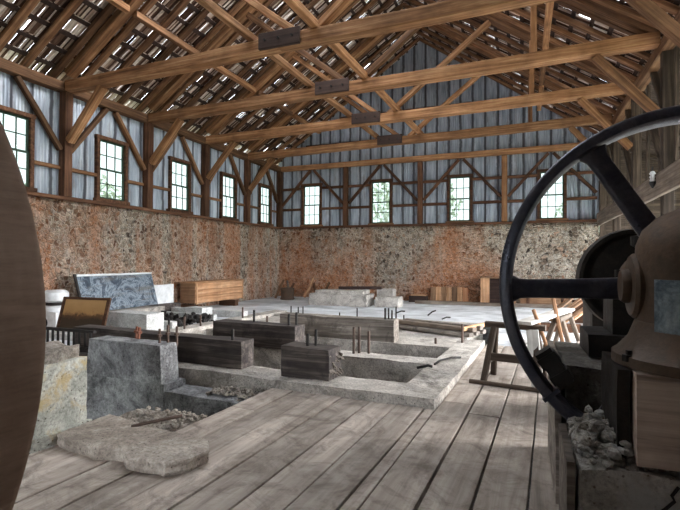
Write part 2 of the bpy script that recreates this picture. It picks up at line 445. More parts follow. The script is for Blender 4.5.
# ------------------------------------------------------------------ corrugated cladding (one mesh per wall), with window openings
DW = .13                                       # cladding sits this far behind the stone face
KL = (abs(XL) + DW) / abs(XL); KF = (YF + DW) / YF
def scaled(p, k): return (p[0] * k, p[1] * k, 1.5 + (p[2] - 1.5) * k)
WIN_L = []
for yc in [YF - BAY * (k + .5) for k in range(5)]:
    y0, y1 = yc - .40, yc + .38
    if yc < 7: y0, y1 = yc - .38, yc + .38
    WIN_L.append((y0 * KL, y1 * KL, 3.06, 4.53))
WIN_F = [(x0 * KF, x1 * KF, 3.03, 4.67) for x0, x1 in ((-8.58, -7.84), (-5.59, -4.84), (-2.56, -1.81), (.54, 1.30))]
def cladding(name, a0, a1, zlow, ztop, wins, P, parent):
    """P(a, d, z) maps along, depth and height to the world"""
    pitch = .0762; stp = pitch / 6; vs, fs = [], []
    n = int((a1 - a0) / stp)
    def D(a): return .014 * math.sin(2 * PI * a / pitch)
    def strip(i0, i1, zb, zt):
        base = None
        for i in range(i0, i1 + 1):
            a = a0 + i * stp
            vs.append(P(a, D(a), zb)); vs.append(P(a, D(a), zt(a)))
            k = len(vs) - 2
            if base is not None: fs.append((base, k, k + 1, base + 1))
            base = k
    cuts = sorted(wins); cur = 0
    for (w0, w1, z0, z1) in cuts:
        i0 = max(0, int((w0 - a0) / stp)); i1 = int((w1 - a0) / stp) + 1
        strip(cur, i0, zlow, ztop); strip(i0, i1, zlow, lambda a: z0); strip(i0, i1, z1, ztop); cur = i1
    strip(cur, n, zlow, ztop)
    me = mesh(vs, fs); return place(name, me, 'corrugated_iron', None, parent, smooth=True)
WM = .05
cladding('corrugated_cladding', -2.6, YF + .13, ZS, lambda a: 5.48, [(a - WM, b + WM, c - WM, d + WM) for a, b, c, d in WIN_L],
         lambda a, d, z: (XL - DW + d, a, z), wl)
cladding('corrugated_cladding', XL - .13, XR + .1, ZS, lambda a: roof_z(a) + .33, [(a - WM, b + WM, c - WM, d + WM) for a, b, c, d in WIN_F],
         lambda a, d, z: (a, YF + DW - d, z), wf)

# ------------------------------------------------------------------ windows: casing, two sashes of six lights, glass
def window(i, a0, a1, z0, z1, P, sill):
    root = bpy.data.objects.new('window_%d' % i, None); COL.objects.link(root)
    base = Vector(P((a0 + a1) / 2, 0, z0)); root.matrix_basis = Matrix.Translation(base); INV[root] = Matrix.Translation(-base)
    tag(root, kind='structure')
    def bx(bm, A0, A1, d0, d1, Z0, Z1):
        vs = [bm.verts.new(P(a, d, z)) for a in (A0, A1) for d in (d0, d1) for z in (Z0, Z1)]
        for f in ((0, 1, 3, 2), (4, 6, 7, 5), (0, 4, 5, 1), (2, 3, 7, 6), (0, 2, 6, 4), (1, 5, 7, 3)): bm.faces.new([vs[q] for q in f])
    bm = bmesh.new(); c = .085
    bx(bm, a0 - c, a0, -.06, .07, z0 - .08, z1 + c); bx(bm, a1, a1 + c, -.06, .07, z0 - .08, z1 + c)
    bx(bm, a0 - c - .02, a1 + c + .02, -.07, .07, z1 + .0, z1 + c)
    place('casing', bm_mesh(bm), 'timber_post', None, root)
    bm = bmesh.new(); bx(bm, a0 - c - .05, a1 + c + .05, -.10, .07, z0 - .10, z0 - .02)
    place('sill', bm_mesh(bm), sill, None, root)
    zm = (z0 + z1) / 2
    for nm, Z0, Z1, d in (('lower_sash', z0 - .02, zm + .02, .0), ('upper_sash', zm - .02, z1, .03)):
        bm = bmesh.new(); f = .045; m = .022
        bx(bm, a0, a0 + f, d - .015, d + .015, Z0, Z1); bx(bm, a1 - f, a1, d - .015, d + .015, Z0, Z1)
        bx(bm, a0 + f, a1 - f, d - .015, d + .015, Z0, Z0 + f); bx(bm, a0 + f, a1 - f, d - .015, d + .015, Z1 - f, Z1)
        for k in (1, 2):
            a = a0 + (a1 - a0) * k / 3; bx(bm, a - m / 2, a + m / 2, d - .010, d + .010, Z0 + f, Z1 - f)
        bx(bm, a0 + f, a1 - f, d - .010, d + .010, (Z0 + Z1) / 2 - m / 2, (Z0 + Z1) / 2 + m / 2)
        s = place(nm, bm_mesh(bm), 'sash_green', None, root)
        bm = bmesh.new(); bx(bm, a0 + f * .6, a1 - f * .6, d - .002, d + .002, Z0 + f * .6, Z1 - f * .6)
        place('glass', bm_mesh(bm), 'window_glass', None, s)
for i, wdw in enumerate(WIN_L): window(i + 1, *wdw, lambda a, d, z: (XL - DW + .03 - d, a, z), 'timber_post')
for i, wdw in enumerate(WIN_F): window(i + 6, *wdw, lambda a, d, z: (a, YF + DW - .03 + d, z), 'brown_board')

# ------------------------------------------------------------------ wall framing
fg = ['at the far corner', 'first bay out from the far corner', 'second bay out from the far corner', 'third bay out from the far corner', 'nearest the rusty wheel']
beam('sill_beam', (XL - .02, 3.2, ZS + .045), (XL - .02, YF - .1, ZS + .045), .18, .09, 'timber_post', 'long dark sill timber lying on top of the left stone wall', 'beam', up=(0, 0, 1))
beam('sill_beam', (XL, YF + .02, ZS + .045), (XR, YF + .02, ZS + .045), .18, .09, 'timber_post', 'dark sill timber lying on top of the far stone wall', 'beam')
beam('wall_plate', (XL - .03, 3.2, ZP + .11), (XL - .03, YF + .05, ZP + .11), .2, .22, 'timber_rafter', 'long brown plate timber along the top of the left wall under the rafters', 'beam')
beam('wall_plate', (XL + .1, YF + .0, ZP + .10), (XR - .1, YF + .0, ZP + .14), .2, .2, 'timber_orange', 'brown plate timber crossing the far gable wall above the windows', 'beam')
beam('wall_plate', (XR + .03, 4.5, ZP + .17), (XR + .03, YF + .05, ZP + .17), .2, .22, 'timber_rafter', 'brown plate timber along the top of the right-hand posts', 'beam')
for k, y in enumerate(BENTS):
    if k: beam('timber_post', (XL - .0, y, ZS + .09), (XL - .0, y, ZP), .2, .2, 'timber_post', 'dark square timber post on the left stone wall, ' + fg[k], 'post', 'posts on the left stone wall', up=(0, 1, 0))
    else: beam('timber_post', (XL + .02, y - .02, ZS + .09), (XL + .02, y - .02, ZP), .2, .2, 'timber_post', 'dark corner post where the left and far walls meet', 'post', up=(0, 1, 0))
for k in range(1, 5):
    x = XL + FBAY * k
    if k < 4: beam('timber_post', (x, YF + .0, ZS + .09), (x, YF + .0, ZP), .19, .17, 'timber_post' if k != 3 else 'timber_orange', 'brown timber post on the far stone wall, ' + ['between the first two windows from the left', 'between the two middle windows', 'between the two right-hand windows'][k - 1], 'post', 'posts on the far stone wall', up=(0, 1, 0))
# braces rising from each post to the plate at mid bay, a pair in every bay
bayname = ['over the farthest left-wall window', 'over the second left-wall window from the far corner', 'over the third left-wall window from the far corner', 'over the nearest full left-wall window', 'over the part-hidden window behind the rusty wheel']
for k in range(5):
    yf = YF - BAY * k; yn = YF - BAY * (k + 1); ym = (yf + yn) / 2
    beam('wall_brace', (XL - .03, yf - .12, 4.0), (XL - .03, ym + .14, ZP - .02), .1, .13, 'timber_rafter', 'slanting brace on the far side ' + bayname[k], 'brace', 'slanting braces of the left wall', up=(1, 0, 0))
    if k < 4: beam('wall_brace', (XL - .03, yn + .12, 4.0), (XL - .03, ym - .14, ZP - .02), .1, .13, 'timber_rafter', 'slanting brace on the near side ' + bayname[k], 'brace', 'slanting braces of the left wall', up=(1, 0, 0))
fb = ['leftmost far-wall window', 'second far-wall window from the left', 'third far-wall window from the left', 'far-wall window seen through the flywheel']
for k in range(4):
    x0 = XL + FBAY * k; x1 = x0 + FBAY; xm = (x0 + x1) / 2
    beam('wall_brace', (x0 + .12, YF + .03, 3.85), (xm - .08, YF + .03, ZP - .02), .1, .12, 'timber_post', 'slanting brace on the left above the ' + fb[k], 'brace', 'slanting braces of the far wall', up=(0, 1, 0))
    beam('wall_brace', (x1 - .12, YF + .03, 3.85), (xm + .08, YF + .03, ZP - .02), .1, .12, 'timber_post', 'slanting brace on the right above the ' + fb[k], 'brace', 'slanting braces of the far wall', up=(0, 1, 0))
# girts
for k in range(5):
    yf = YF - BAY * k - .1; yn = YF - BAY * (k + 1) + .1; a, b = WIN_L[k][0] - .09, WIN_L[k][1] + .09
    if k < 4:
        beam('wall_girt', (XL - .075, yn, 3.6), (XL - .075, a, 3.6), .07, .09, 'timber_rafter', 'wall rail just nearer than ' + bayname[k].replace('over ', ''), 'rail', 'short rails of the left wall')
    beam('wall_girt', (XL - .075, b, 3.6), (XL - .075, yf, 3.6), .07, .09, 'timber_rafter', 'wall rail just beyond ' + bayname[k].replace('over ', ''), 'rail', 'short rails of the left wall')
for k in range(4):
    x0 = XL + FBAY * k + .1; x1 = x0 + FBAY - .2; a, b = WIN_F[k][0] - .09, WIN_F[k][1] + .09
    for (z, zn) in ((3.68, 'lower'), (4.55, 'upper')):
        beam('wall_girt', (x0, YF + .07, z), (a, YF + .07, z), .09, .10, 'timber_post', zn + ' rail nailed to the iron left of the ' + fb[k], 'rail', 'short rails of the far wall')
        beam('wall_girt', (b, YF + .07, z), (x1, YF + .07, z), .09, .10, 'timber_post', zn + ' rail nailed to the iron right of the ' + fb[k], 'rail', 'short rails of the far wall')
for z, nm in ((6.3, 'lowest'), (7.35, 'middle'), (8.5, 'highest')):
    hw = (9.80 - z) / SL - .15
    beam('gable_girt', (XM - hw, YF + .04, z), (XM + hw, YF + .04, z), .08, .12, 'timber_splice', nm + ' dark rail crossing the iron of the far gable', 'rail', 'rails of the far gable')

# ------------------------------------------------------------------ trusses
tn = ['', 'the farthest truss', 'the second farthest truss', 'the second nearest truss', 'the nearest truss']
def tie_z(x): return 5.33 + .0150 * (x - XL)
for k in range(1, 5):
    y = BENTS[k]
    h, w = (.24, .25)
    t = thing('tie_beam', 'big orange-brown tie beam crossing the hall, ' + ['', 'last before the far gable', 'second before the far gable', 'third before the far gable', 'nearest and highest one'][k], 'beam', (XM, y, tie_z(XM)), 'tie beams across the hall')
    # tie beam of two scarfed lengths with a bolted splice
    xs = -4.15
    beam('beam_timber', (XL + .1, y, tie_z(XL) + h / 2), (xs - .05, y, tie_z(xs) + h / 2), w, h, 'timber_orange', parent=t, warp=-.02)
    beam('beam_timber', (xs - .05, y, tie_z(xs) + h / 2), (XR - .08, y, tie_z(XR) + h / 2), w, h, 'timber_orange', parent=t, warp=-.02)
    beam('splice_board', (xs - .42, y - .15, tie_z(xs) + h / 2 + .03), (xs + .42, y - .15, tie_z(xs) + h / 2 + .03), .07, h * 1.25, 'timber_splice', parent=t)
    for dx in (-.28, 0, .28):
        me = lathe([(0, -.03), (.022, -.03), (.022, .005), (0, .005)], 8, 'Y', (xs + dx, y - .19, tie_z(xs) + h / 2 + .03))
        place('bolt', me, 'black_iron', None, t)
    for sgn, sd, xw in ((1, 'left', XL), (-1, 'right', XR)):
        # knee brace
        xa = xw + sgn * (.12 if sgn > 0 else .06); xb = xw + sgn * 1.12
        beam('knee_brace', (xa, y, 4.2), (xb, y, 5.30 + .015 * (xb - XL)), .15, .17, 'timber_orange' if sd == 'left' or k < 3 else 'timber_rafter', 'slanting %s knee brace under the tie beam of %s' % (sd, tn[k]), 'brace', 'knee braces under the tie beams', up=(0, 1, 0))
        # principal rafter
        off = -.17
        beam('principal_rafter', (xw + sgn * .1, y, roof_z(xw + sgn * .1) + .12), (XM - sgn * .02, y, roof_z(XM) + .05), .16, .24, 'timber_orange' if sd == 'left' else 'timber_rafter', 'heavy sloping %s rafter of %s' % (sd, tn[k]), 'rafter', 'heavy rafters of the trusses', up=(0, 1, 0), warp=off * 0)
        # fan strut from the middle of the tie up to the rafter
        xt = XM - sgn * 2.85
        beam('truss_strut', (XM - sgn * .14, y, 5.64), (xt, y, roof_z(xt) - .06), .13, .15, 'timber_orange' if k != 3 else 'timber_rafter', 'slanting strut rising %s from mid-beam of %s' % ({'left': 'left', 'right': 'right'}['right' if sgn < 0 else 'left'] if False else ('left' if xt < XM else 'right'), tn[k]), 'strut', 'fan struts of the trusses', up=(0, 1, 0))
        xq = XM + sgn * -3.87
        if xq > XM and k < 4: beam('queen_post', (xq, y, tie_z(xq) + .23), (xq, y, roof_z(xq) - .02), .12, .12, 'timber_orange', 'short upright under the %s rafter of %s' % ('left' if xq < XM else 'right', tn[k]), 'post', 'short uprights of the trusses', up=(0, 1, 0))
# purlins between the trusses at mid slope
for sd, xp in (('left', -7.85), ('right', -7.85 + 2 * (XM + 7.85))):
    ends = [YF] + BENTS[1:] + [5.0]
    for k in range(5):
        y1, y0 = ends[k] - .1, ends[k + 1] + .1
        beam('purlin', (xp, y0, roof_z(xp) - .04), (xp, y1, roof_z(xp) - .04), .14, .14, 'timber_rafter' if k % 2 else 'timber_orange',
             'purlin under the %s rafters, %s' % (sd, ['in the bay by the far gable', 'in the second bay from the far gable', 'in the third bay from the far gable', 'in the fourth bay from the far gable', 'in the bay nearest the viewer'][k]), 'purlin', 'purlins at mid slope')
# long runners lying over the tie beams
beam('runner_timber', (-4.86, 4.2, 5.70), (-4.62, 15.6, 5.74), .13, .13, 'timber_orange', 'long loose timber lying over the tie beams, left of the pair', 'timber', 'long timbers lying over the tie beams', seg=1.5)
beam('runner_timber', (-3.60, 4.2, 5.72), (-3.16, 15.8, 5.76), .14, .14, 'timber_orange', 'long loose timber lying over the tie beams, right of the pair', 'timber', 'long timbers lying over the tie beams', seg=1.5)

# common rafters
RAF = [YF - .30 - .63 * i for i in range(21)]
RAF = [y for y in RAF]
for sd, xw, sgn in (('left', XL, 1), ('right', XR, -1)):
    for i, y in enumerate(RAF):
        if min(abs(y - b) for b in BENTS[1:]) < .16: y += .19
        beam('common_rafter', (xw - sgn * .25, y, ZE - .25 * SL + .12), (XM, y, roof_z(XM) + .12), .085, .15, 'timber_rafter',
             'sawn rafter on the %s roof slope, %s from the far gable' % (sd, ORD[i]), 'rafter', 'sawn rafters of the %s roof slope' % sd, up=(0, 1, 0), jit=.004, seg=1.2)
# roof covering: battens and split shingles, seen from below
def roof_cover(name, xw, sgn):
    ang = math.atan(SL); ca, sa = math.cos(ang), math.sin(ang)
    Lr = abs(XM - xw) / ca + .4; vs, fs = [], []
    y0, y1 = -2.8, YF + .35
    def P(q, y, hgt):                          # q up the slope from the eave, hgt above the rafters
        return (xw - sgn * .35 + sgn * (q * ca) - sgn * hgt * sa, y, ZE - .35 * SL + .22 + q * sa + hgt * ca)
    def box(q0, q1, ya, yb, h0a, h0b, th):
        b = len(vs)
        for y in (ya, yb):
            for q, hh in ((q0, h0a), (q1, h0b)):
                vs.append(P(q, y, hh)); vs.append(P(q, y, hh + th))
        for f in ((0, 1, 3, 2), (4, 6, 7, 5), (0, 4, 5, 1), (2, 3, 7, 6), (0, 2, 6, 4), (1, 5, 7, 3)): fs.append(tuple(b + i for i in f))
    ex = .42; k = 0; q = 0.0
    while q < Lr:
        y = y0
        while y < y1:
            w = random.uniform(.03, .065)
            xq = (q + ex * .5) * ca - .35
            open_ridge = abs(XM - xw) - xq < RIDGE[0] and RIDGE[1] < y < RIDGE[2]
            if random.random() > .002 and not open_ridge:
                d = random.uniform(-.006, .006)
                qq = q - .05 + random.uniform(-.02, .02)
                box(qq, q + ex + .12, y, y + w - random.uniform(.001, .006), .055 + d, .030 + d, .010)
            y += w
        q += ex; k += 1
    me = mesh(vs, fs); o = place(name, me, 'shingles'); tag(o, kind='structure')
    vs.clear(); fs.clear(); q = .02
    while q < Lr:
        yy = y0
        while yy < y1:
            ye = min(y1, yy + random.uniform(3, 5)); box(q, q + random.uniform(.08, .10), yy, ye - .01, .0, .0, .028); yy = ye
        q += ex
    place('battens', mesh(vs, fs), 'timber_splice', None, o)
    return o
roof_cover('ceiling', XL, 1); roof_cover('ceiling', XR, -1)

# ------------------------------------------------------------------ right side: open posts, girder, lean-to
rb = ['at the far corner', 'second from the far corner', 'third from the far corner', 'fourth from the far corner', 'nearest']
for k in range(0, 4):
    y = BENTS[k]
    beam('timber_post', (XR + .05, y, 0), (XR + .05, y, ZP + .06), .18, .18, 'lean_timber', 'tall dark brown post on the open right side, ' + rb[k], 'post', 'tall posts of the open right side', up=(0, 1, 0))
beam('girder', (XR - .088, 7.2, 2.93), (XR - .088, YF - .15, 2.93), .09, .42, 'timber_brown_grey', 'deep grey plank girder running along the right-hand posts', 'beam')
for i in range(9):
    y = 8.9 + i * 1.02
    if min(abs(y - b) for b in BENTS) < .2: y += .25
    beam('wall_stud', (XR + .12, y, 3.15), (XR + .12 + .02 * (i % 3), y + .12 * ((i % 3) - 1), 5.35), .06, .09, 'lean_timber',
         'thin upright stud above the grey girder, %s from the near end' % ORD[i], 'stud', 'thin studs above the girder', up=(0, 1, 0))
for k in range(3):
    y0 = BENTS[k + 1]; y1 = BENTS[k]
    beam('wall_brace', (XR + .06, y0 + .15, 3.2), (XR + .06, y1 - .5, 5.3), .09, .13, 'lean_timber', 'long slanting brace above the grey girder, %s bay from the far corner' % ORD[k], 'brace', 'long braces of the right side', up=(1, 0, 0))
    beam('wall_brace', (XR + .06, y0 + .12, 4.3), (XR + .06, y0 + 1.0, 5.36), .09, .12, 'lean_timber', 'short post brace on the right side, %s bay from the far corner' % ORD[k], 'brace', 'short braces of the right side', up=(1, 0, 0))
# lean-to: end wall of upright boards, roof boards and rafters, open outer side with posts
vs, fs = [], []
def bxw(x0, x1, y0, y1, z0, z1):
    b = len(vs)
    for x in (x0, x1):
        for y in (y0, y1):
            for z in (z0, z1): vs.append((x, y, z))
    for f in ((0, 1, 3, 2), (4, 6, 7, 5), (0, 4, 5, 1), (2, 3, 7, 6), (0, 2, 6, 4), (1, 5, 7, 3)): fs.append(tuple(b + i for i in f))
x = XR + .12
while x < 6.4:
    w = random.uniform(.16, .26); bxw(x, x + w - random.uniform(.001, .006), YF + .02 + random.uniform(0, .015), YF + .05, -.1, 5.45 - (x - XR) * .4); x += w
o = place('wall_right', mesh(vs, fs), 'lean_timber'); tag(o, kind='structure')
vs, fs = [], []
y = 5.6
while y < YF:
    bxw(6.45, 6.48, y, y + .245, 3.3, 3.72); y += .25
o = place('wall_right', mesh(vs, fs), 'lean_timber'); tag(o, kind='structure')
vs, fs = [], []
y = 5.6
while y < YF + .2:
    w = random.uniform(.18, .28); b = len(vs)
    for (xx, zz) in ((XR + .12, 5.40), (6.6, 3.72)):
        for yy in (y, y + w - .008):
            vs.append((xx, yy, zz)); vs.append((xx, yy, zz + .025))
    for f in ((0, 1, 3, 2), (4, 6, 7, 5), (0, 4, 5, 1), (2, 3, 7, 6), (0, 2, 6, 4), (1, 5, 7, 3)): fs.append(tuple(b + i for i in f))
    y += w
o = place('ceiling', mesh(vs, fs), 'lean_timber'); tag(o, kind='structure')
for i in range(8):
    y = 7.3 + i * 1.4
    beam('lean_to_rafter', (XR + .16, y, 5.28), (6.5, y, 3.66), .07, .13, 'lean_timber', 'rafter of the lean-to beyond the right-hand posts, %s from the near end' % ORD[i], 'rafter', 'rafters of the lean-to', up=(0, 1, 0))
for i, y in enumerate((7.4, 10.8, 14.2)):
    beam('lean_to_post', (6.2, y, -.02), (6.2, y, 3.66), .16, .16, 'lean_timber', 'outer post of the lean-to, %s from the near end' % ORD[i], 'post', 'outer posts of the lean-to', up=(0, 1, 0))
vs, fs = [], []
x = XL - .1
while x < XR + .2:
    w = random.uniform(.2, .3); zt = roof_z(x + w / 2) + .1
    if NEAR_LIGHT_DOOR[0] < x + w / 2 < NEAR_LIGHT_DOOR[1]: bxw(x, x + w - .004, -2.65, -2.6, NEAR_LIGHT_DOOR[2], zt)
    else: bxw(x, x + w - .004, -2.65, -2.6, -.1, zt)
    x += w
o = place('wall_near', mesh(vs, fs), 'timber_brown_grey'); tag(o, kind='structure')
vs, fs = [], []
y = -2.6
while y < RIGHT_OPEN:
    w = random.uniform(.2, .3); bxw(XR + .14, XR + .17, y, y + w - .004, -.1, 5.6); y += w
o = place('wall_right', mesh(vs, fs), 'timber_brown_grey'); tag(o, kind='structure')
# insulator hanging on the girder
t = thing('insulator', 'small black and white ribbed insulator fixed above the grey girder on the right', 'insulator', (XR - .19, 10.15, 3.02))
me = lathe([(0, 0), (.03, 0), (.05, .03), (.03, .06), (.055, .09), (.03, .12), (.055, .15), (.03, .19), (0, .2)], 20, 'Z', (XR - .185, 10.15, 3.0)); place('ribbed_body', me, 'white_enamel', None, t, True)
me = lathe([(0, .2), (.018, .2), (.018, .28), (0, .28)], 12, 'Z', (XR - .185, 10.15, 3.0)); place('iron_pin', me, 'black_iron', None, t)
me = lathe([(0, -.12), (.012, -.12), (.055, -.03), (.055, 0), (0, 0)], 16, 'Z', (XR - .185, 10.15, 3.0)); place('dark_skirt', me, 'black_rubber', None, t, True)

# ------------------------------------------------------------------ floors
def plank_floor(name, strips, th, mat, M, axis):
    """strips: (a0, a1, [(b0, b1), ...]) planks along local y (axis 1) or x (axis 0)"""
    vs, fs = [], []
    for a0, a1, b0, b1 in strips:
        b = b0
        while b < b1 - .05:
            e = min(b1, b + random.uniform(2.6, 5.2))
            if b1 - e < .5: e = b1
            z = random.uniform(-.006, .002); k = max(1, int((e - b) / .5)); base = len(vs)
            w0, w1 = random.uniform(.003, .009), random.uniform(.003, .009)
            for i in range(k + 1):
                bb = b + .004 + (e - b - .008) * i / k
                j0, j1 = random.uniform(0, .003), random.uniform(0, .003)
                dz = random.uniform(-.002, .002)
                for (aa, zz) in ((a0 + w0 + j0, z - th), (a0 + w0 + j0, z - .004 + dz), (a0 + w0 + .006, z + dz), (a1 - w1 - .006, z + dz), (a1 - w1 - j1, z - .004 + dz), (a1 - w1 - j1, z - th)):
                    vs.append(M @ Vector((aa, bb, zz) if axis else (bb, aa, zz)))
            for i in range(k):
                for j in range(6):
                    fs.append((base + i * 6 + j, base + i * 6 + (j + 1) % 6, base + (i + 1) * 6 + (j + 1) % 6, base + (i + 1) * 6 + j))
            fs.append(tuple(base + j for j in range(6))); fs.append(tuple(base + k * 6 + j for j in range(6)))
            b = e
    bm = bmesh.new(); bm.from_mesh(mesh(vs, fs)); me = bm_mesh(bm)
    return me
strips = []
s = -6.0
while s < 8.0:
    w = .315 + random.uniform(-.02, .02)
    if s + w < -2.0 + .1: s1 = s + w; t1 = -1.98
    else: s1 = s + w; t1 = -.005
    if s < -1.95 < s1: s1 = -1.95; t1 = -1.98
    if s < 0 < s1: s1 = .0; t1 = -.005
    if s >= 0: t1 = 4.1
    strips.append((s, s1, -8.0, t1)); s = s1
me = plank_floor('floor', strips, .05, 'floor_planks', Matrix.Identity(4), 1)
o = place('floor', me, 'floor_planks', LM); tag(o, kind='structure')
# pale boards beyond and beside the foundation
strips = []
y = 8.75
while y < YF + .02:
    w = .24
    y1 = y + w
    lo = XL
    strips.append((y, y1, XL + .0, (-6.95 if y < 11.5 else 6.5))); y = y1
for k in range(12):
    pass
yy = 8.84
while yy < 11.5:                               # right of / behind the foundation
    strips.append((yy, yy + .24, -.62 if yy < 8.9 else -.60, 6.5)); yy += .24
me = plank_floor('floor', strips, .05, 'floor_pale', Matrix.Identity(4), 0)
o = place('floor', me, 'floor_pale', Matrix.Identity(4)); tag(o, kind='structure')
# left of the foundation, nearer than the pale boards
strips = []; y = 3.0
while y < 8.7:
    strips.append((y, y + .24, XL, -6.95)); y += .24
me = plank_floor('floor', strips, .05, 'floor_pale', Matrix.Identity(4), 0)
o = place('floor', me, 'floor_pale', Matrix.Identity(4)); tag(o, kind='structure')
# pit bottom under everything
bm = bmesh.new()
N = 40
gv = [[bm.verts.new((-10 + 17 * i / N, -4 + 22.5 * j / N, -.62 + .03 * noise.noise(Vector((i * .7, j * .7, 0))))) for j in range(N + 1)] for i in range(N + 1)]
for i in range(N):
    for j in range(N): bm.faces.new((gv[i][j], gv[i + 1][j], gv[i + 1][j + 1], gv[i][j + 1]))
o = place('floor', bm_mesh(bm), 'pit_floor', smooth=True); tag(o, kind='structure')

# ------------------------------------------------------------------ machine foundation (concrete frame with pits)
fd = thing('machine_foundation', 'low grey concrete machine foundation with open pits in the middle of the floor', 'foundation', W(-2.5, 2, -.6))
ZB = -.60
strips = [(-3.55, 0, 0, .50, ZB, .10), (-.44, 0, .48, 3.95, ZB, .10), (-4.6, -.42, 1.62, 2.02, ZB, .10), (-5.0, -.42, 3.08, 3.5, ZB, .08),
          (-6.2, -3.5, .03, .50, ZB, .06), (-6.3, -5.9, .5, 7.0, ZB, .06), (-4.75, -4.35, 2.0, 3.1, ZB, .09),
          (-6.0, -.4, 6.3, 6.9, ZB, .03), (-5.9, -.42, 3.5, 6.35, ZB, -.02)]
bm = bmesh.new()
for i, d in enumerate(strips): rough_box(bm, *d, res=.13, amp=.012, seed=i * 3.7, M=LM)
place('concrete_frame', bm_mesh(bm), 'concrete', None, fd)
# tall pillar on a low cross wall (left)
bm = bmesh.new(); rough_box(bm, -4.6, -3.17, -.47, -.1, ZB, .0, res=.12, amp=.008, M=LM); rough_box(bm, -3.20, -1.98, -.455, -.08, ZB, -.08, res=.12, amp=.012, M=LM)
place('cross_wall', bm_mesh(bm), 'concrete_pit_shade', None, fd)
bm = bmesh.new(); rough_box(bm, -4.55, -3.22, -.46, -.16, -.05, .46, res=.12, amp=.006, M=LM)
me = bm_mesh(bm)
def bolt(p, h, r=.018, mat='bolt_rust', parent=None, nut=True, lean=0):
    prof = [(0, -.05), (r, -.05), (r, h - .01), (r * .7, h), (0, h)]
    me = lathe(prof, 10, 'Z'); 
    if nut and h > .14:
        bm = bmesh.new(); bm.from_mesh(me)
        m2 = lathe([(0, h * .45), (r * 2.1, h * .45), (r * 2.1, h * .45 + r * 1.7), (0, h * .45 + r * 1.7)], 6, 'Z'); bm.from_mesh(m2); me = bm_mesh(bm)
    me.transform(Matrix.Translation(Vector(p)) @ Matrix.Rotation(lean, 4, 'Y'))
    return place('anchor_bolt', me, mat, None, parent)
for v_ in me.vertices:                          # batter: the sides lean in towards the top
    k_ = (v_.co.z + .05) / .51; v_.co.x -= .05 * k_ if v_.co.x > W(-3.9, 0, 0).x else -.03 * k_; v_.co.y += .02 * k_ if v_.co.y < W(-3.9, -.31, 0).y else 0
pl = place('pillar', me, 'concrete_pit_shade', None, fd)
for s, t, h in ((-3.42, -.3, .18), (-3.36, -.22, .22), (-3.28, -.15, .2)): bolt(W(s, t, .46), h, .016, 'bolt_rust', pl)
for s, t in ((-4.02, -.12), (-3.93, -.16)): bolt(W(s, t, .46), .15, .018, 'bolt_red_rust', pl, lean=.1)
for s, t, h in ((-1.67, 1.86, .42), (-1.61, 1.93, .42), (-1.46, 1.95, .36), (-.33, 3.55, .34), (-.75, 3.35, .1), (-4.2, 3.35, .3), (-5.96, 2.9, .24), (-5.96, 3.4, .22), (-6.0, 5.0, .25)):
    bolt(W(s, t, .08), h, .021, 'bolt_rust', fd, nut=False)
for s, t, h in ((-5.5, 6.55, .22), (-5.3, 6.6, .2), (-5.15, 6.6, .22), (-4.0, 6.5, .12), (-3.5, 6.5, .26), (-2.45, 6.5, .34), (-2.25, 6.5, .14)):
    bolt(W(s, t, .03), h, .018, 'black_iron', fd, nut=False)
# bent iron strap lying on the right-hand strip
def tube(pts, r, n=8):
    vs, fs = [], []
    for i, p in enumerate(pts):
        p = Vector(p); d = (Vector(pts[min(i + 1, len(pts) - 1)]) - Vector(pts[max(i - 1, 0)])).normalized()
        a = d.cross(Vector((0, 0, 1))); a = a.normalized() if a.length > .01 else Vector((1, 0, 0)); b = d.cross(a)
        for j in range(n): vs.append(p + (a * math.cos(2 * PI * j / n) + b * math.sin(2 * PI * j / n)) * r)
    for i in range(len(pts) - 1):
        for j in range(n): fs.append((i * n + j, i * n + (j + 1) % n, (i + 1) * n + (j + 1) % n, (i + 1) * n + j))
    fs.append(tuple(range(n))); fs.append(tuple((len(pts) - 1) * n + j for j in range(n)))
    bm = bmesh.new(); bm.from_mesh(mesh(vs, fs)); return bm_mesh(bm)
o = place('iron_strap', tube([W(-.36, 1.55, .115), W(-.33, 1.75, .13), W(-.22, 2.0, .135), W(-.12, 2.15, .118)], .015), 'black_iron', smooth=True)
tag(o, 'bent black iron strap lying on the right-hand strip of the concrete foundation', 'strap')
o = place('iron_strap', tube([W(-.55, 1.35, .09), W(-.42, 1.42, .12), W(-.36, 1.4, .115)], .018), 'black_iron', smooth=True)
tag(o, 'short rusted iron stub bent over the edge of the front pit', 'strap')

# timbers standing on the foundation
def block(name, d, mat, label, bolts=(), mats=None):
    t = thing(name, label, 'timber', W((d[0] + d[1]) / 2, (d[2] + d[3]) / 2, d[4]), 'heavy timbers on the foundation', rz=TH)
    c = W(d[0], (d[2] + d[3]) / 2, (d[4] + d[5]) / 2)
    bm = bmesh.new(); L = d[1] - d[0]
    rough_box(bm, 0, L, -(d[3] - d[2]) / 2, (d[3] - d[2]) / 2, -(d[5] - d[4]) / 2, (d[5] - d[4]) / 2, res=.09, amp=.010, seed=d[0])
    M = Matrix.Translation(c) @ Matrix.Rotation(TH, 4, 'Z')
    place('timber_body', bm_mesh(bm), mat, M, t)
    for (s, tt, h, r) in bolts: bolt(W(s, tt, d[5]), h, r, 'black_iron', t, nut=False)
    return t
A = block('timber_block', (-1.93, -1.27, .16, .50, .10, .47), 'oily_timber', 'short heavy timber block with splintered right end, on the front strip of the foundation', ((-1.62, .28, .15, .02), (-1.54, .34, .2, .018)))
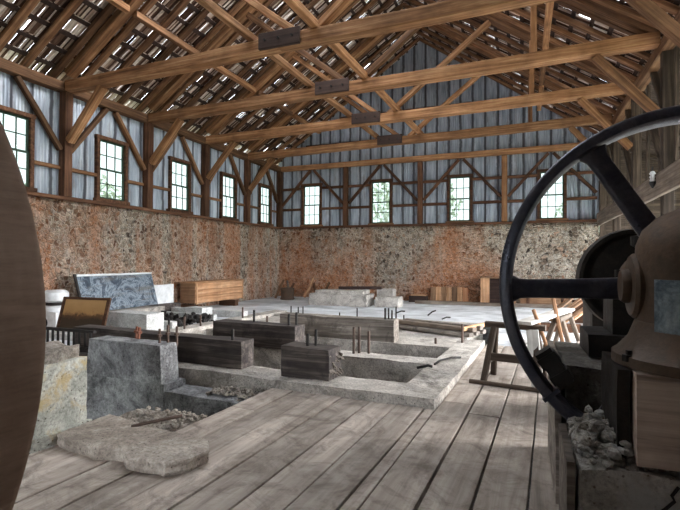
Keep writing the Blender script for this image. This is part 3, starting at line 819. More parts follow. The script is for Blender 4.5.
# splintered fibres on its right end
bm = bmesh.new()
for i in range(26):
    t0 = random.uniform(.18, .48); z0 = random.uniform(.13, .42); r = random.uniform(.008, .02); ln = random.uniform(.05, .16)
    p = W(-1.30, t0, z0); q = W(-1.30 + random.uniform(.03, .09), t0 + random.uniform(-.02, .02), z0 - ln * random.uniform(.3, 1))
    me = beam_mesh((q - p).length, r * 2, r, .002, .002, .05); me.transform(frame(p, q)[0]); bm.from_mesh(me)
place('splinters', bm_mesh(bm), 'grey_timber', None, A)
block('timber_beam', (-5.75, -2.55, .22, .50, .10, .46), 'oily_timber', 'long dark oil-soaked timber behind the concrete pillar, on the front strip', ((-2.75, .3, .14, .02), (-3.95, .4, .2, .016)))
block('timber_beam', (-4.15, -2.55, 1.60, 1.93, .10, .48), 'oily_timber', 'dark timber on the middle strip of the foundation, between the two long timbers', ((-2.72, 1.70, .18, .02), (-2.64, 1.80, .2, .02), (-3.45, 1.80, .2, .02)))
block('timber_beam', (-3.75, -1.42, 3.10, 3.38, .08, .47), 'grey_timber', 'long grey weathered timber on the rear strip of the foundation', ((-1.62, 3.2, .2, .02), (-1.52, 3.28, .16, .018), (-1.57, 3.24, .2, .016)))
# pale concrete block with dark iron rubble pit, left rear
rbox('concrete_block', (-7.25, -6.13, 2.05, 2.5, .07, .44), 'concrete_pale', M=LM, res=.12, amp=.008, label='pale concrete block with a flat top, in front of the blue panel', cat='block')
rbox('concrete_block', (-7.5, -6.95, 4.6, 5.0, 0, .3), 'concrete_pale', M=LM, res=.12, amp=.008, label='small white concrete block near the wooden chest', cat='block')
rbox('timber_kerb', (-9.1, -6.2, 5.3, 5.5, .0, .18), 'concrete_pale', M=LM, res=.14, amp=.008, label='long pale kerb on the floor in front of the wooden chest', cat='kerb')
# iron scrap in the rear left trough
bm = bmesh.new()
for i in range(170):
    p = W(random.uniform(-8.8, -6.4), random.uniform(3.0, 4.45), random.uniform(.02, .12))
    me = lathe([(0, 0), (random.uniform(.03, .08), 0), (random.uniform(.03, .08), random.uniform(.04, .14)), (0, random.uniform(.1, .16))], 7, 'Z')
    me.transform(Matrix.Translation(p) @ Matrix.Rotation(random.uniform(0, 3), 4, Vector((random.random(), random.random(), .1)))); bm.from_mesh(me)
o = place('scrap_iron', bm_mesh(bm), 'black_iron'); tag(o, 'heap of black iron scrap on the floor in front of the blue panel', 'scrap', kind='stuff')
rbox('concrete_kerb', [(-8.9, -6.2, 2.8, 2.95, 0, .2), (-8.9, -6.5, 4.5, 4.62, 0, .16)], 'concrete_pale', M=LM, res=.14, amp=.008, label='pale concrete trough kerbs around the heap of iron scrap', cat='kerb')

# yellow-grey pier at the left
p = thing('stone_pier', 'yellowish weathered stone pier standing between the rusty wheel and the concrete pillar', 'pier', (-3.86, 2.78, -.3))
rbox('pier_body', [(-4.15, -3.57, 2.52, 3.04, -.3, .66), (-4.2, -3.53, 2.5, 3.06, -.3, .10)], 'pier_stone', parent=p, res=.09, amp=.02, seed=5)
rbox('crumbled_cap', (-4.12, -3.60, 2.55, 3.01, .63, .74), 'rubble', parent=p, res=.06, amp=.02, top_amp=.06, seed=8)
g = thing('iron_grate', 'dark upright-barred iron grate behind the yellowish stone pier', 'grate', (-6.2, 4.95, .2))
for i in range(9):
    me = lathe([(0, 0), (.018, 0), (.018, .24), (0, .24)], 8, 'Z', (-6.66 + i * .11, 4.95, .22)); place('bar', me, 'black_iron', None, g)
beam('top_rail', (-6.75, 4.95, .47), (-5.7, 4.95, .47), .05, .04, 'black_iron', parent=g); beam('bottom_rail', (-6.75, 4.95, .22), (-5.7, 4.95, .22), .05, .04, 'black_iron', parent=g)
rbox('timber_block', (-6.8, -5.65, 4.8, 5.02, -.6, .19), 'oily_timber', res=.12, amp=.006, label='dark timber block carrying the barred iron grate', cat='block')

# broken slab in the foreground
def slab():
    pts = [(-3.50, 2.68), (-3.0, 2.60), (-2.78, 2.66), (-2.66, 2.57), (-2.30, 2.58), (-2.19, 2.70), (-2.15, 2.88), (-2.30, 3.05), (-2.95, 3.10), (-3.52, 3.22)]
    bm = bmesh.new(); n = 9; rings = []
    cx = sum(p[0] for p in pts) / len(pts); cy = sum(p[1] for p in pts) / len(pts)
    dense = []
    for i, a in enumerate(pts):
        b = pts[(i + 1) % len(pts)]
        m = max(2, int(math.dist(a, b) / .06))
        for j in range(m):
            q = Vector((a[0] + (b[0] - a[0]) * j / m, a[1] + (b[1] - a[1]) * j / m, 0))
            q += Vector((noise.noise(q * 7), noise.noise(q * 7 + Vector((9, 0, 0))), 0)) * .018; dense.append(q)
    for z, k in ((.0, .95), (.03, .985), (.06, .97), (.085, 1.0), (.10, .985), (.105, .93), (.108, .75), (.105, .5), (.108, .2)):
        rings.append([bm.verts.new((cx + (q.x - cx) * (k + (random.uniform(-.012, .012) if k > .9 else 0)), cy + (q.y - cy) * k, z + (noise.noise(q * 5 * k) * .006 if z > .08 else 0) + random.uniform(-.003, .003))) for q in dense])
    for r0, r1 in zip(rings, rings[1:]):
        for i in range(len(dense)): bm.faces.new((r0[i], r0[(i + 1) % len(dense)], r1[(i + 1) % len(dense)], r1[i]))
    bm.faces.new(rings[-1]); bm.faces.new(rings[0][::-1]); return bm_mesh(bm)
o = place('broken_slab', slab(), 'slab_stone', smooth=False)
tag(o, 'broken grey slab lying flat on the plank floor in the left foreground', 'slab')
def stones(name, n, fn, rmin, rmax, label, mat='rubble'):
    bm = bmesh.new()
    for i in range(n):
        x, y, z = fn(); r = random.uniform(rmin, rmax); b2 = bmesh.new(); bmesh.ops.create_icosphere(b2, subdivisions=1, radius=r)
        for v in b2.verts: v.co *= random.uniform(.7, 1.15)
        me = bm_mesh(b2); me.transform(Matrix.Translation((x, y, z + r * .4)) @ Matrix.Rotation(random.random() * 6, 4, 'Z') @ Matrix.Diagonal((1, random.uniform(.6, 1), random.uniform(.5, .8), 1))); bm.from_mesh(me)
    o = place(name, bm_mesh(bm), mat); tag(o, label, 'rubble', kind='stuff'); return o
def ru(a, b): return random.uniform(a, b)
def f1():
    x = ru(-3.6, -2.86); y = ru(3.1, 3.8); return x, y, -.05 + .04 * random.random()
rbox('rubble_bed', (-3.75, -2.85, 2.95, 3.85, -.6, -.05), 'rubble', res=.08, amp=.015, top_amp=.02, label='bed of packed rubble in the pit behind the broken slab', cat='rubble')
stones('loose_stone', 420, f1, .010, .034, 'loose grey stones in the pit behind the broken slab')
def f2():
    q = W(ru(-2.6, -2.03), ru(-.40, -.12), -.08 + .06 * random.random()); return q.x, q.y, q.z
stones('loose_stone', 130, f2, .014, .036, 'pale crumbled stones on the low cross wall beside the floor edge')
o = place('iron_rod', tube([(-3.05, 3.02, .11), (-2.85, 3.15, .15), (-2.72, 3.25, .17)], .014), 'bolt_rust', smooth=True); tag(o, 'thin rusty rod lying on the broken slab and rubble', 'rod')

# ------------------------------------------------------------------ left: the great rusted wheel
wx = -1.30; wc = (-.345, 1.29); wr = 1.312
t = thing('rusted_wheel', 'huge solid rusty brown wheel standing close by at the left edge', 'wheel', (wx - .06, wc[0], wc[1] - wr))
me = lathe([(0, .05), (.10, .05), (.10, .02), (.28, .02), (.28, -.002), (wr - .02, -.002), (wr - .008, -.003), (wr, -.008), (wr, -.10), (wr - .01, -.11), (wr - .08, -.11), (wr - .08, -.05), (0, -.05)], 160, 'X', (wx, wc[0], wc[1]))
o = place('disc', me, 'rusted_plate', None, t); auto_smooth(o, 30)
a = math.radians(-27)
yl, zl = wc[0] + math.cos(a) * (wr + .0), wc[1] + math.sin(a) * (wr + .0)
me = lathe([(0, -.02), (.035, -.02), (.045, .0), (.045, .05), (.03, .07), (0, .07)], 16, 'X', (wx - .08, yl, zl)); o = place('lug', me, 'black_iron', None, t); auto_smooth(o)
for i in range(12):
    q = 2 * PI * i / 12; me = lathe([(0, .02), (.02, .02), (.02, -.01), (0, -.01)], 6, 'X', (wx + .02, wc[0] + .2 * math.cos(q), wc[1] + .2 * math.sin(q))); place('bolt', me, 'black_iron', None, t)

# ------------------------------------------------------------------ right: flywheel, bearing stand, piers
HX, HY, HZ = .850, 3.05, 1.362; R0 = .985
t = thing('flywheel', 'large dark blue-black six-spoked flywheel on the right', 'flywheel', (HX, HY, HZ - R0))
w2 = .088
prof = [(R0 - .070, -w2 + .02), (R0 - .058, -w2), (R0 - .015, -w2), (R0, -w2 + .015), (R0 + .004, 0), (R0, w2 - .015), (R0 - .015, w2), (R0 - .058, w2), (R0 - .070, w2 - .02), (R0 - .075, 0), (R0 - .070, -w2 + .02)]
rim = place('rim', lathe(prof, 128, 'Y', (HX, HY, HZ)), 'cast_iron_blue', None, t); auto_smooth(rim, 50)
o = place('hub', lathe([(0, -.13), (.11, -.13), (.13, -.11), (.13, .11), (.11, .13), (0, .13)], 40, 'Y', (HX, HY, HZ)), 'cast_iron_blue', None, t); auto_smooth(o)
for k in range(6):
    a = math.radians(121.5 + 60 * k); d = Vector((math.cos(a), 0, math.sin(a))); e = Vector((-math.sin(a), 0, math.cos(a))); c = Vector((HX, HY, HZ))
    vs, fs = [], []; n = 16; seg = [(.11, .082, .05), (.2, .066, .042), (.55, .058, .036), (.82, .056, .034), (.87, .060, .038), (R0 - .07, .085, .05)]
    for (r, hw, hd) in seg:
        for j in range(n):
            q = 2 * PI * j / n; cq, sq = math.cos(q), math.sin(q)
            cq = math.copysign(abs(cq) ** .7, cq); sq = math.copysign(abs(sq) ** .7, sq)
            vs.append(c + d * r + e * hw * cq + Vector((0, hd * sq, 0)))
    for i in range(len(seg) - 1):
        for j in range(n): fs.append((i * n + j, i * n + (j + 1) % n, (i + 1) * n + (j + 1) % n, (i + 1) * n + j))
    bm = bmesh.new(); bm.from_mesh(mesh(vs, fs)); o = place('spoke', bm_mesh(bm), 'cast_iron_blue', None, t); auto_smooth(o, 45)
o = place('shaft', lathe([(0, -.35), (.07, -.35), (.07, 1.75), (0, 1.75)], 28, 'Y', (HX, HY, HZ)), 'black_iron', None, t); auto_smooth(o)
# bolted clamp block on the inside of the rim, lower left
a = math.radians(216); r = R0 - .15
M = Matrix.Translation((HX + r * math.cos(a), HY + .03, HZ + r * math.sin(a))) @ Matrix.Rotation(-(a + PI / 2), 4, 'Y')
bm = bmesh.new(); rough_box(bm, -.12, .12, -.05, .06, -.05, .05, res=.04, amp=.006); rough_box(bm, -.09, -.02, -.06, .065, -.06, .06, res=.04, amp=.004); rough_box(bm, .03, .10, -.06, .065, -.06, .06, res=.04, amp=.004)
me = bm_mesh(bm); me.transform(M); place('clamp_block', me, 'black_iron', None, rim)
a2 = math.radians(222)
me = bmesh.new(); rough_box(me, -.012, .012, -w2 - .006, w2 + .006, -.055, .055, res=.05, amp=.002); me = bm_mesh(me)
me.transform(Matrix.Translation((HX + (R0 - .045) * math.cos(a2), HY, HZ + (R0 - .045) * math.sin(a2))) @ Matrix.Rotation(-(a2 + PI / 2), 4, 'Y')); place('rim_joint', me, 'cast_iron_blue', None, rim)
# bearing stand
PX, PY = .79, 2.62
BZ = 1.025
t = thing('bearing_stand', 'rounded brown cast iron bearing stand in front of the flywheel hub', 'bearing', (PX, PY, BZ))
PR = .285
o = place('base_flange', lathe([(0, 0), (PR + .10, 0), (PR + .10, .045), (PR + .08, .06), (PR + .03, .12), (PR, .2), (0, .2)], 56, 'Z', (PX, PY, BZ)), 'rusty_brown_iron', None, t); auto_smooth(o)
o = place('housing', lathe([(PR - .005, .18), (PR, .5), (PR - .004, .56), (PR - .03, .63), (PR - .09, .69), (.10, .735), (0, .745)], 56, 'Z', (PX, PY, BZ)), 'rusty_brown_iron', None, t); auto_smooth(o, 50)
o = place('steel_band', lathe([(PR - .01, .11), (PR + .012, .11), (PR + .012, .40), (PR - .01, .40)], 40, 'Z', (PX, PY, BZ), math.radians(-146), math.radians(60)), 'flaked_blue_steel', None, t); auto_smooth(o)
o = place('side_boss', lathe([(0, -.37), (.075, -.37), (.085, -.355), (.085, -.335), (.145, -.33), (.16, -.315), (.16, -.27), (.13, -.255), (.11, -.2), (0, -.2)], 36, 'X', (PX + .03, PY + .06, 1.385)), 'rusty_brown_iron', None, t); auto_smooth(o)
for k in range(6):
    q = 2 * PI * k / 6 + .4; me = lathe([(0, 0), (.028, 0), (.028, .03), (.013, .03), (.013, .05), (0, .05)], 6, 'Z', (PX + (PR + .085) * math.cos(q), PY + (PR + .085) * math.sin(q), 1.05)); place('nut', me, 'black_iron', None, t)
# timber under it
t = thing('bearing_timber', 'thick grey-brown timber with long grain under the bearing stand', 'timber', (.9, 2.6, .62))
M = Matrix.Translation((.455, 2.63, .82))
bm = bmesh.new(); rough_box(bm, 0, 1.15, -.27, .27, -.2, .2, res=.1, amp=.006); place('timber_body', bm_mesh(bm), 'end_grain_timber', M, t)
bm = bmesh.new(); rough_box(bm, .395, .447, 2.42, 2.9, .62, 1.02, res=.1, amp=.006); place('iron_end_plate', bm_mesh(bm), 'black_iron', None, t)
rbox('stone_pier', [(.225, 2.0, 2.34, 2.93, -.3, .59)], 'dark_pier', res=.08, amp=.018, top_amp=.03, seed=2, label='cracked grey pier in the right foreground under the bearing timber', cat='pier')
def f3():
    return ru(.25, 1.6), ru(2.36, 2.9), .585 + .03 * random.random()
def f3b():
    return ru(.25, .44), ru(2.4, 2.9), .60 + .10 * random.random()
stones('loose_stone', 420, f3, .012, .04, 'crumbled mortar on top of the cracked pier in the right foreground', 'dark_pier')
bm = bmesh.new(); rough_box(bm, .24, .43, 2.50, 2.91, .55, .65, res=.03, amp=.03, seed=11, top_amp=.09); o = place('mortar_lump', bm_mesh(bm), 'dark_pier', smooth=False)
tag(o, 'crumbling mortar lump on the left edge of the cracked pier', 'mortar')
stones('loose_stone', 90, f3b, .015, .05, 'broken mortar pieces heaped on the left edge of the cracked pier', 'dark_pier')
# crack down the pier front
pts = [(.60, 2.328, .57), (.575, 2.326, .53), (.585, 2.326, .51), (.55, 2.325, .47), (.52, 2.326, .44), (.525, 2.326, .42), (.47, 2.326, .385), (.44, 2.327, .36), (.43, 2.327, .32)]
fp = [o_ for o_ in COL.objects if o_.get('label', '').startswith('cracked grey pier')][0]
place('crack', tube(pts, .0065, 6), 'black_rubber', None, fp)
# rear pier with its worn timber facing
rbox('rear_pier', (.235, 1.9, 3.18, 4.2, -.3, .86), 'pier_rear_shade', res=.1, amp=.015, seed=4, label='dark pier behind the flywheel carrying the rear bearing', cat='pier')
for i, (y0, y1, zt) in enumerate(((2.36, 2.92, .60), (3.2, 3.62, .885), (3.64, 4.15, .87))):
    rbox('facing_board', (.185, .222, y0, y1, 0.0, zt), 'grey_timber', res=.1, amp=.006, seed=i, label=['rough upright board against the left side of the cracked front pier', 'rough upright board against the dark rear pier, beside the flywheel rim', 'rough upright board against the far end of the dark rear pier'][i], cat='board', group='facing boards of the piers')
# rear bearing, pulley
t = thing('rear_bearing', 'dark cast iron bearing block behind the flywheel spokes', 'bearing', (HX, 3.75, .86))
rbox('block_base', (.40, 1.25, 3.5, 4.0, .87, 1.02), 'black_iron', parent=t, res=.1, amp=.004)
rbox('block_body', (.55, 1.10, 3.56, 3.94, 1.02, 1.30), 'black_iron', parent=t, res=.08, amp=.006)
o = place('bearing_cap', lathe([(0, -.17), (.20, -.17), (.22, -.14), (.22, .14), (.20, .17), (0, .17)], 36, 'Y', (HX, 3.75, HZ)), 'rusty_brown_iron', None, t); auto_smooth(o)
for sx_ in (-.24, .24):
    me = lathe([(0, 0), (.05, 0), (.05, .07), (.03, .07), (.03, .16), (0, .16)], 8, 'Z', (HX + sx_, 3.66, 1.29)); place('cap_bolt', me, 'black_iron', None, t)
o = place('grease_cup', lathe([(0, 0), (.03, 0), (.03, .05), (.06, .07), (.06, .13), (0, .14)], 16, 'Z', (HX - .1, 3.75, HZ + .19)), 'black_iron', None, t)
t = thing('belt_pulley', 'smaller solid belt pulley half hidden behind the flywheel spoke', 'pulley', (HX, 4.55, HZ - .41))
PRr = .41
o = place('pulley_rim', lathe([(PRr - .03, -.15), (PRr, -.15), (PRr + .012, 0), (PRr, .15), (PRr - .03, .15), (PRr - .03, -.15)], 72, 'Y', (HX, 4.55, HZ)), 'black_iron', None, t); auto_smooth(o)
o = place('pulley_hub', lathe([(.071, -.12), (.12, -.12), (.12, .12), (.071, .12), (.071, -.12)], 28, 'Y', (HX, 4.55, HZ)), 'black_iron', None, t); auto_smooth(o)
o = place('pulley_web', lathe([(.118, -.03), (PRr - .025, -.02), (PRr - .025, .02), (.118, .03), (.118, -.03)], 60, 'Y', (HX, 4.55, HZ)), 'black_iron', None, t); auto_smooth(o)
# dark gear case standing beyond the rear pier
t = thing('gear_case', 'dark iron gear case standing behind the flywheel, left of the rear bearing', 'gear case', (1.15, 5.3, 0))
rbox('case_body', (.60, 1.7, 4.95, 5.7, 0, 1.18), 'black_iron', parent=t, res=.15, amp=.006)
rbox('case_lid', (.56, 1.75, 4.9, 5.75, 1.18, 1.24), 'black_iron', parent=t, res=.15, amp=.006)
o = place('gear_hood', lathe([(0, 4.98), (.36, 4.98), (.38, 5.0), (.38, 5.6), (.36, 5.62), (0, 5.62)], 28, 'Y', (1.28, 0, 1.23), 0, PI), 'black_iron', None, t); auto_smooth(o)
o = place('round_cover', lathe([(0, -.12), (.24, -.12), (.27, -.09), (.27, 0), (0, 0)], 36, 'Y', (1.1, 4.95, .62)), 'black_iron', None, t); auto_smooth(o)
o = place('rag', lathe([(0, .09), (.10, .085), (.18, .05), (.22, .0), (.2, -.02), (0, -.02)], 12, 'Z', (.68, 5.25, 1.27)), 'white_enamel', smooth=True); tag(o, 'crumpled white rag on top of the dark gear case', 'rag')

# ------------------------------------------------------------------ trestle and boards
def sawhorse(name, base, rz, L, H, mat, label, spread=.26, group='trestles by the flywheel'):
    t = thing(name, label, 'trestle', base, group, rz=rz)
    M0 = Matrix.Translation(Vector(base)) @ Matrix.Rotation(rz, 4, 'Z')
    def b(nm, p, q, w, h): beam(nm, M0 @ Vector(p), M0 @ Vector(q), w, h, mat, parent=t, up=M0.to_3x3() @ Vector((1, 0, 0)) if nm == 'leg' else (0, 0, 1), jit=.003)
    b('top_rail', (-L / 2, 0, H), (L / 2, 0, H), .1, .07)
    for sx_ in (-1, 1):
        for sy in (-1, 1): b('leg', (sx_ * (L / 2 - .04), sy * spread, .0), (sx_ * (L / 2 - .12), sy * .05, H - .02), .06, .075)
        b('cross_rail', (sx_ * (L / 2 - .07), -spread * .75, .27), (sx_ * (L / 2 - .07), spread * .75, .27), .035, .1)
    b('long_rail', (-L / 2 + .05, -spread * .62, .32), (L / 2 - .05, -spread * .62, .32), .035, .1)
    return t
sawhorse('sawhorse', (-.10, 6.25, 0), math.radians(-10), .72, .70, 'lean_timber', 'dark brown sawhorse with pale boards on it, behind the flywheel rim')
sawhorse('sawhorse', (.52, 7.3, 0), math.radians(75), .8, .72, 'timber_brown_grey', 'grey-brown sawhorse behind the dark one, holding the far end of the boards')
def board(p, q, w, h, mat, label, up=(0, 0, 1), group=None): return beam('board', p, q, w, h, mat, label, 'board', group, up=up, jit=.002)
board((.0, 6.05, .765), (.62, 7.75, .80), .2, .04, 'pale_board', 'wide pale board lying across the two sawhorses')
board((.16, 5.98, .02), (.10, 6.12, .68), .14, .03, 'pale_board', 'short pale board leaning upright against the dark sawhorse', up=(0, 1, 0))
board((.42, 6.0, .03), (.12, 6.35, .9), .045, .06, 'brown_board', 'thin brown batten leaning on the dark sawhorse, nearest the flywheel rim', up=(0, 1, 0))
board((.56, 6.7, .03), (.38, 7.0, 1.0), .05, .06, 'brown_board', 'thin brown batten leaning against the far sawhorse', up=(0, 1, 0))
board((-.62, 6.0, .025), (.25, 5.86, .025), .05, .045, 'lean_timber', 'dark batten lying on the plank floor by the sawhorse feet')
# pile of boards slanting up behind the flywheel
for i in range(9):
    x0 = .30 + i * .085; lift = (i % 3) * .035
    board((x0, 11.0 + (i % 2) * .25, .20 + lift + .02), (x0 + 1.15 + .03 * i, 13.7 + (i % 3) * .2, .80 + lift + .03 * (i % 4)), .075, .035, 'brown_board' if i < 7 else 'pine_box',
          'slanting board in the pile behind the flywheel, %s from the left' % ORD[i], group='slanting boards of the pile')
rbox('pile_trestle', (1.15, 2.1, 12.9, 13.2, 0, .56), 'timber_post', res=.2, amp=.004, label='dark timber crib holding up the slanting board pile', cat='crib')
rbox('pile_trestle', (.25, 1.15, 11.1, 11.3, 0, .17), 'timber_post', res=.2, amp=.004, label='low timber skid under the near end of the slanting board pile', cat='skid')
for i, (y, x0, x1, z) in enumerate(((8.9, -.1, 2.2, .03), (9.3, -.2, 2.0, .03), (9.05, .0, 2.1, .065))):
    board((x0, y, z), (x1, y + .1, z), .2, .035, 'pale_board', ['pale board lying on the floor beyond the sawhorses, nearest one', 'pale board lying on the floor beyond the sawhorses, farthest one', 'pale board lying on top of two others beyond the sawhorses'][i], group='pale boards on the floor')
# stacked boards behind the foundation on the right
for i, (p, q, w, m) in enumerate((((-2.75, 10.35, .05), (-.95, 9.55, .05), .16, 'grey_timber'), ((-2.7, 10.55, .05), (-.85, 9.85, .05), .15, 'grey_timber'), ((-2.6, 10.8, .05), (-.75, 10.15, .05), .15, 'grey_timber'),
                                 ((-2.75, 10.42, .14), (-.9, 9.68, .14), .17, 'timber_brown_grey'), ((-2.55, 10.7, .14), (-.8, 10.05, .14), .15, 'grey_timber'), ((-1.12, 9.55, .16), (-.75, 10.5, .16), .08, 'pine_box'))):
    o = board(p, q, w, .08, m, 'old beam in the low stack behind the foundation, ' + ['front one on the floor', 'middle one on the floor', 'back one on the floor', 'front one on top', 'back one on top', 'short one across the right end'][i], group='low stack of old beams')

# ------------------------------------------------------------------ things along the walls
# wooden chest on skids against the left wall
cx0, cx1, cy0, cy1 = -9.55, -9.02, 11.3, 13.8
t = thing('wooden_chest', 'long low pine chest with boarded front against the left stone wall', 'chest', ((cx0 + cx1) / 2, (cy0 + cy1) / 2, .17))
for i in range(3): beam('front_board', (cx1, cy0, .32 + i * .2), (cx1, cy1, .32 + i * .2), .03, .19, 'pine_box', parent=t, jit=.002)
for y in (cy0 + .0, cy1): beam('end_board', (cx0, y, .52), (cx1, y, .52), .03, .6, 'brown_board' if y == cy0 else 'pine_box', parent=t, jit=.002)
beam('back_board', (cx0, cy0, .52), (cx0, cy1, .52), .03, .6, 'brown_board', parent=t, jit=.002)
beam('lid', (cx0 + .24, cy0 - .05, .845), (cx0 + .24, cy1 + .05, .845), .62, .04, 'pine_box', parent=t, jit=.002)
for y in (cy0 + .04, cy1 - .04): beam('corner_post', (cx1 + .02, y, .2), (cx1 + .02, y, .82), .05, .06, 'pine_box', parent=t, up=(0, 1, 0), jit=.002)
for i, y in enumerate((11.4, 13.3)): rbox('skid', (cx0, cx1 + .1, y - .1, y + .1, 0, .19), 'timber_post', res=.2, amp=.003, label='dark skid under the %s end of the pine chest' % ('near', 'far')[i], cat='skid', group='skids under the pine chest')
# blue weathered panel leaning against the left wall
t = thing('blue_panel', 'large weathered blue-grey panel leaning against the left stone wall', 'panel', (-9.2, 8.4, 0))
beam('panel_sheet', (-9.15, 7.55, .72), (-9.30, 9.95, .72), .03, .84, 'weathered_blue_panel', parent=t, up=(-.28, 0, 1), jit=.004)
beam('top_edge_strip', (-9.27, 7.55, 1.15), (-9.42, 9.95, 1.15), .05, .05, 'white_enamel', parent=t, jit=.002)
beam('side_strip', (-8.98, 7.52, .28), (-9.30, 7.52, 1.18), .05, .06, 'black_iron', parent=t, up=(0, 1, 0), jit=.002)
rbox('support_block', (-9.4, -8.8, 7.7, 9.8, 0, .29), 'concrete', parent=t, res=.2, amp=.006)
# picture frame propped in front
t = thing('framed_picture', 'brown stained framed picture propped in front of the blue panel', 'picture', (-7.85, 6.75, .1))
Mx = Matrix.Translation((-7.95, 6.55, .10)) @ Matrix.Rotation(math.radians(6), 4, 'Z') @ Matrix.Rotation(math.radians(-16), 4, 'X')
bm = bmesh.new(); rough_box(bm, -.50, .50, -.01, .01, .03, .66, res=.3, amp=0); place('picture_sheet', bm_mesh(bm), 'stained_picture', Mx, t)
for nm, d in (('frame_side', (-.56, -.49, -.02, .02, 0, .69)), ('frame_side', (.49, .56, -.02, .02, 0, .69)), ('frame_rail', (-.49, .49, -.02, .02, 0, .05)), ('frame_rail', (-.49, .49, -.02, .02, .64, .69))):
    bm = bmesh.new(); rough_box(bm, *d, res=.4, amp=0); place(nm, bm_mesh(bm), 'timber_post', Mx, t)
rbox('picture_plinth', (-8.7, -7.1, 6.25, 6.85, 0, .11), 'concrete_pale', res=.2, amp=.006, label='pale flat plinth carrying the stained picture', cat='plinth')
# white enamel stove-like unit half hidden by the wheel
SX, SY = -9.08, 6.92
t = thing('enamel_stove', 'small white enamelled stove with dark openings, half hidden by the rusty wheel', 'stove', (SX, SY, 0))
rbox('stove_body', (SX - .33, SX + .33, SY - .25, SY + .27, 0, .44), 'white_enamel', parent=t, res=.2, amp=.003)
o = place('stove_drum', lathe([(0, .44), (.24, .44), (.24, .52), (.17, .56), (.17, .62), (.24, .66), (.24, .82), (.18, .87), (0, .88)], 28, 'Z', (SX, SY, 0)), 'white_enamel', None, t); auto_smooth(o)
o = place('fire_opening', lathe([(0, -.02), (.1, -.02), (.1, 0), (0, 0)], 20, 'Y', (SX, SY - .25, .22)), 'black_iron', None, t)
o = place('dark_collar', lathe([(.172, .555), (.19, .56), (.19, .62), (.172, .625), (.172, .555)], 28, 'Z', (SX, SY, 0)), 'black_iron', None, t)
rbox('white_panel', (-9.62, -9.42, 10.05, 10.85, .28, .82), 'white_enamel', res=.15, amp=.01, label='white enamel panel propped between the blue panel and the pine chest', cat='panel')
rbox('skid', (-9.65, -9.2, 10.0, 10.9, 0, .28), 'oily_timber', res=.15, amp=.01, label='dark timber under the white enamel panel', cat='skid')
# concrete plinths in front of the far wall
t = thing('concrete_plinth', 'large whitish concrete machine base on the pale floor before the far wall', 'plinth', (-5.8, 14.9, 0))
rbox('lower_block', (-6.85, -4.75, 14.5, 15.4, 0, .40), 'concrete', parent=t, res=.12, amp=.025, seed=3)
rbox('upper_block', (-6.65, -4.9, 14.6, 15.35, .38, .52), 'concrete', parent=t, res=.1, amp=.03, seed=6)
rbox('concrete_plinth', (-4.55, -3.75, 14.75, 15.4, 0, .33), 'concrete', res=.1, amp=.03, seed=9, label='smaller rough concrete base to the right of the large whitish one', cat='plinth')
rbox('concrete_plinth', (-4.72, -4.15, 15.5, 16.0, 0, .55), 'concrete', res=.1, amp=.02, seed=12, label='grey concrete stub behind the two whitish bases', cat='plinth')
beam('old_beam', (-6.0, 15.2, .57), (-4.5, 15.35, .60), .12, .1, 'timber_splice', 'short dark beam lying on top of the large whitish machine base', 'timber')
# low board panels, crates by the far wall
t = thing('low_partition', 'low panel of upright orange boards against the far stone wall', 'panel', (-2.53, 17.45, 0))
for i in range(7): beam('upright_board', (-3.12 + i * .195, 17.45, .06), (-3.12 + i * .195, 17.45, .56 + .01 * (i % 3)), .03, .185, 'pine_box' if i % 2 else 'brown_board', parent=t, up=(1, 0, 0), jit=.002)
beam('back_rail', (-3.2, 17.49, .3), (-1.86, 17.49, .3), .03, .07, 'brown_board', parent=t)
t = thing('open_crate', 'wooden crate with a dark open front against the far stone wall', 'crate', (-.8, 17.2, 0))
for x in (-1.36, -.28): beam('side_board', (x, 17.0, .48), (x, 17.55, .48), .04, .9, 'brown_board', parent=t, jit=.002)
beam('front_post', (-1.24, 16.98, .03), (-1.24, 16.98, .93), .04, .3, 'pine_box', parent=t, up=(1, 0, 0), jit=.002)
beam('top_board', (-1.4, 17.28, .95), (-.24, 17.28, .95), .6, .04, 'brown_board', parent=t, jit=.002); beam('back_panel', (-1.34, 17.55, .48), (-.3, 17.55, .48), .03, .88, 'timber_splice', parent=t, jit=.002)
t = thing('low_partition', 'low wide panel of brown boards behind the horizontal flywheel spoke', 'panel', (.6, 17.4, 0))
for i in range(3): beam('long_board', (-.1, 17.42, .17 + i * .28), (1.5, 17.42, .17 + i * .28), .03, .26, 'brown_board', parent=t, jit=.002)
for i in range(2): beam('batten', (.15 + i * 1.1, 17.39, .05), (.15 + i * 1.1, 17.39, .88), .03, .1, 'timber_post', parent=t, up=(1, 0, 0))
beam('old_beam', (-3.6, 16.55, .06), (1.9, 16.75, .06), .12, .12, 'timber_brown_grey', 'long thin timber lying on the floor in front of the far board panels', 'timber')
beam('old_beam', (-3.9, 17.2, .26), (-3.35, 17.25, .26), .2, .06, 'pine_box', 'short pale plank on a low dark stack by the far wall', 'timber')
rbox('timber_block', (-3.95, -3.3, 17.05, 17.4, 0, .22), 'timber_splice', res=.2, amp=.004, label='low dark stack under the short pale plank by the far wall', cat='block')
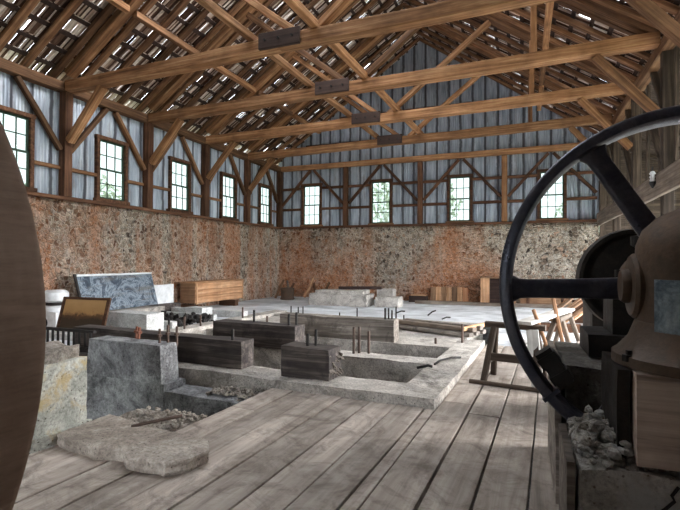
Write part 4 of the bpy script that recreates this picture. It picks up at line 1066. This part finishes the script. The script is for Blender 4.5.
# leaning odds and ends in the far left corner
for i, (x, y, lx, h, m) in enumerate(((-9.2, 16.4, .25, .75, 'brown_board'), (-8.95, 16.9, .2, .6, 'timber_post'), (-8.7, 16.7, -.25, .7, 'grey_timber'), (-8.3, 17.2, .3, .8, 'pine_box'), (-7.8, 17.3, -.25, .6, 'timber_post'), (-7.5, 17.2, .2, .65, 'brown_board'))):
    board((x, y, .02), (x + lx, y + .25, h), .09, .05, m, 'short offcut leaning in the far left corner, %s from the left' % ORD[i], up=(0, 1, 0), group='offcuts in the far left corner')
o = place('iron_drum', lathe([(0, 0), (.26, 0), (.28, .03), (.25, .1), (.25, .35), (.28, .42), (.26, .45), (0, .45)], 28, 'Z', (-8.55, 16.2, 0)), 'rusty_brown_iron'); auto_smooth(o); tag(o, 'low rusty iron drum in the far left corner', 'drum')
# scraps on the pale floor
for i, (x, y) in enumerate(((-2.45, 12.9), (-1.95, 12.2), (-3.4, 13.2))):
    o = place('iron_scrap', tube([(x, y, .02), (x + .1, y + .12, .06 + .05 * (i == 0)), (x + .18, y + .2, .05 + .09 * (i == 0))], .02), 'black_iron'); tag(o, ['bent dark iron scrap standing up on the pale floor', 'small iron scrap lying on the pale floor near the beam stack', 'small iron scrap lying on the pale floor before the whitish bases'][i], 'scrap')

# ------------------------------------------------------------------ outdoors
bm = bmesh.new()
v = [bm.verts.new(p) for p in ((-80, -60, -.9), (80, -60, -.9), (80, 90, -.9), (-80, 90, -.9))]; bm.faces.new(v)
o = place('ground', bm_mesh(bm), 'grass'); tag(o, kind='structure')
def tree(x, y, h, r, label, seed):
    random.seed(seed)
    t = thing('tree', label, 'tree', (x, y, -.9), 'trees outside the windows')
    place('trunk', lathe([(0, 0), (.28, 0), (.18, h * .5), (.1, h * .8), (0, h * .82)], 12, 'Z', (x, y, -.9)), 'timber_brown_grey', None, t)
    vs, fs = [], []
    for i in range(1500):
        u = Vector((random.gauss(0, 1), random.gauss(0, 1), random.gauss(0, 1))).normalized() * (random.random() ** .4)
        c = Vector((x, y, -.9 + h * .62)) + Vector((u.x * r, u.y * r, u.z * h * .42)); s_ = random.uniform(.16, .34)
        a = Vector((random.gauss(0, 1), random.gauss(0, 1), random.gauss(0, 1))).normalized(); b = a.orthogonal().normalized()
        k = len(vs); vs.extend((c - a * s_, c + b * s_ * .5, c + a * s_, c - b * s_ * .5)); fs.append((k, k + 1, k + 2, k + 3))
    place('foliage', mesh(vs, fs), 'leaf', None, t)
tree(-30, 24, 9, 3.4, 'pale green tree outside the left windows, farthest along', 3)
tree(-27, 12, 8, 3.0, 'pale green tree outside the nearest left windows', 4)
tree(-8.5, 38, 10, 4.0, 'pale green tree outside the second far-wall window', 5)
tree(6, 44, 9, 3.6, 'pale green tree outside the right far-wall window', 6)

# ------------------------------------------------------------------ light: overcast sky, entering by the windows, the open right side and added unseen openings at ridge and near end
w = bpy.data.worlds.new('World'); scene.world = w; w.use_nodes = True
nt = w.node_tree; nt.nodes.clear()
out = nt.nodes.new('ShaderNodeOutputWorld'); bg = nt.nodes.new('ShaderNodeBackground')
bg.inputs[0].default_value = (.90, .95, 1.0, 1); bg.inputs[1].default_value = 1.6
nt.links.new(bg.outputs[0], out.inputs[0])

sl = bpy.data.lights.new('veiled_sun', 'SUN'); so = bpy.data.objects.new('veiled_sun', sl); COL.objects.link(so)
sl.energy = 2.5; sl.angle = math.radians(35); sl.color = (1, .97, .93)
so.matrix_basis = Matrix.Translation((12, 14, 8)) @ Vector((1, .42, .40)).to_track_quat('Z', 'Y').to_matrix().to_4x4()

# ------------------------------------------------------------------ camera
cam = bpy.data.cameras.new('camera'); co = bpy.data.objects.new('camera', cam); COL.objects.link(co)
cam.sensor_fit = 'HORIZONTAL'; cam.sensor_width = 36; cam.lens = 36 * 467.04 / 680
yaw, pitch, roll = .3739, .0133, .0050
co.matrix_basis = Matrix.Translation((0, 0, 1.5)) @ Matrix.Rotation(yaw, 4, 'Z') @ Matrix.Rotation(PI / 2 + pitch, 4, 'X') @ Matrix.Rotation(roll, 4, 'Z')
cam.clip_start = .05; cam.clip_end = 400
scene.camera = co
vs_ = scene.view_settings
vs_.view_transform = 'Standard'; vs_.look = 'None'; vs_.gamma = 1; vs_.use_curve_mapping = False
vs_.exposure = 2.8
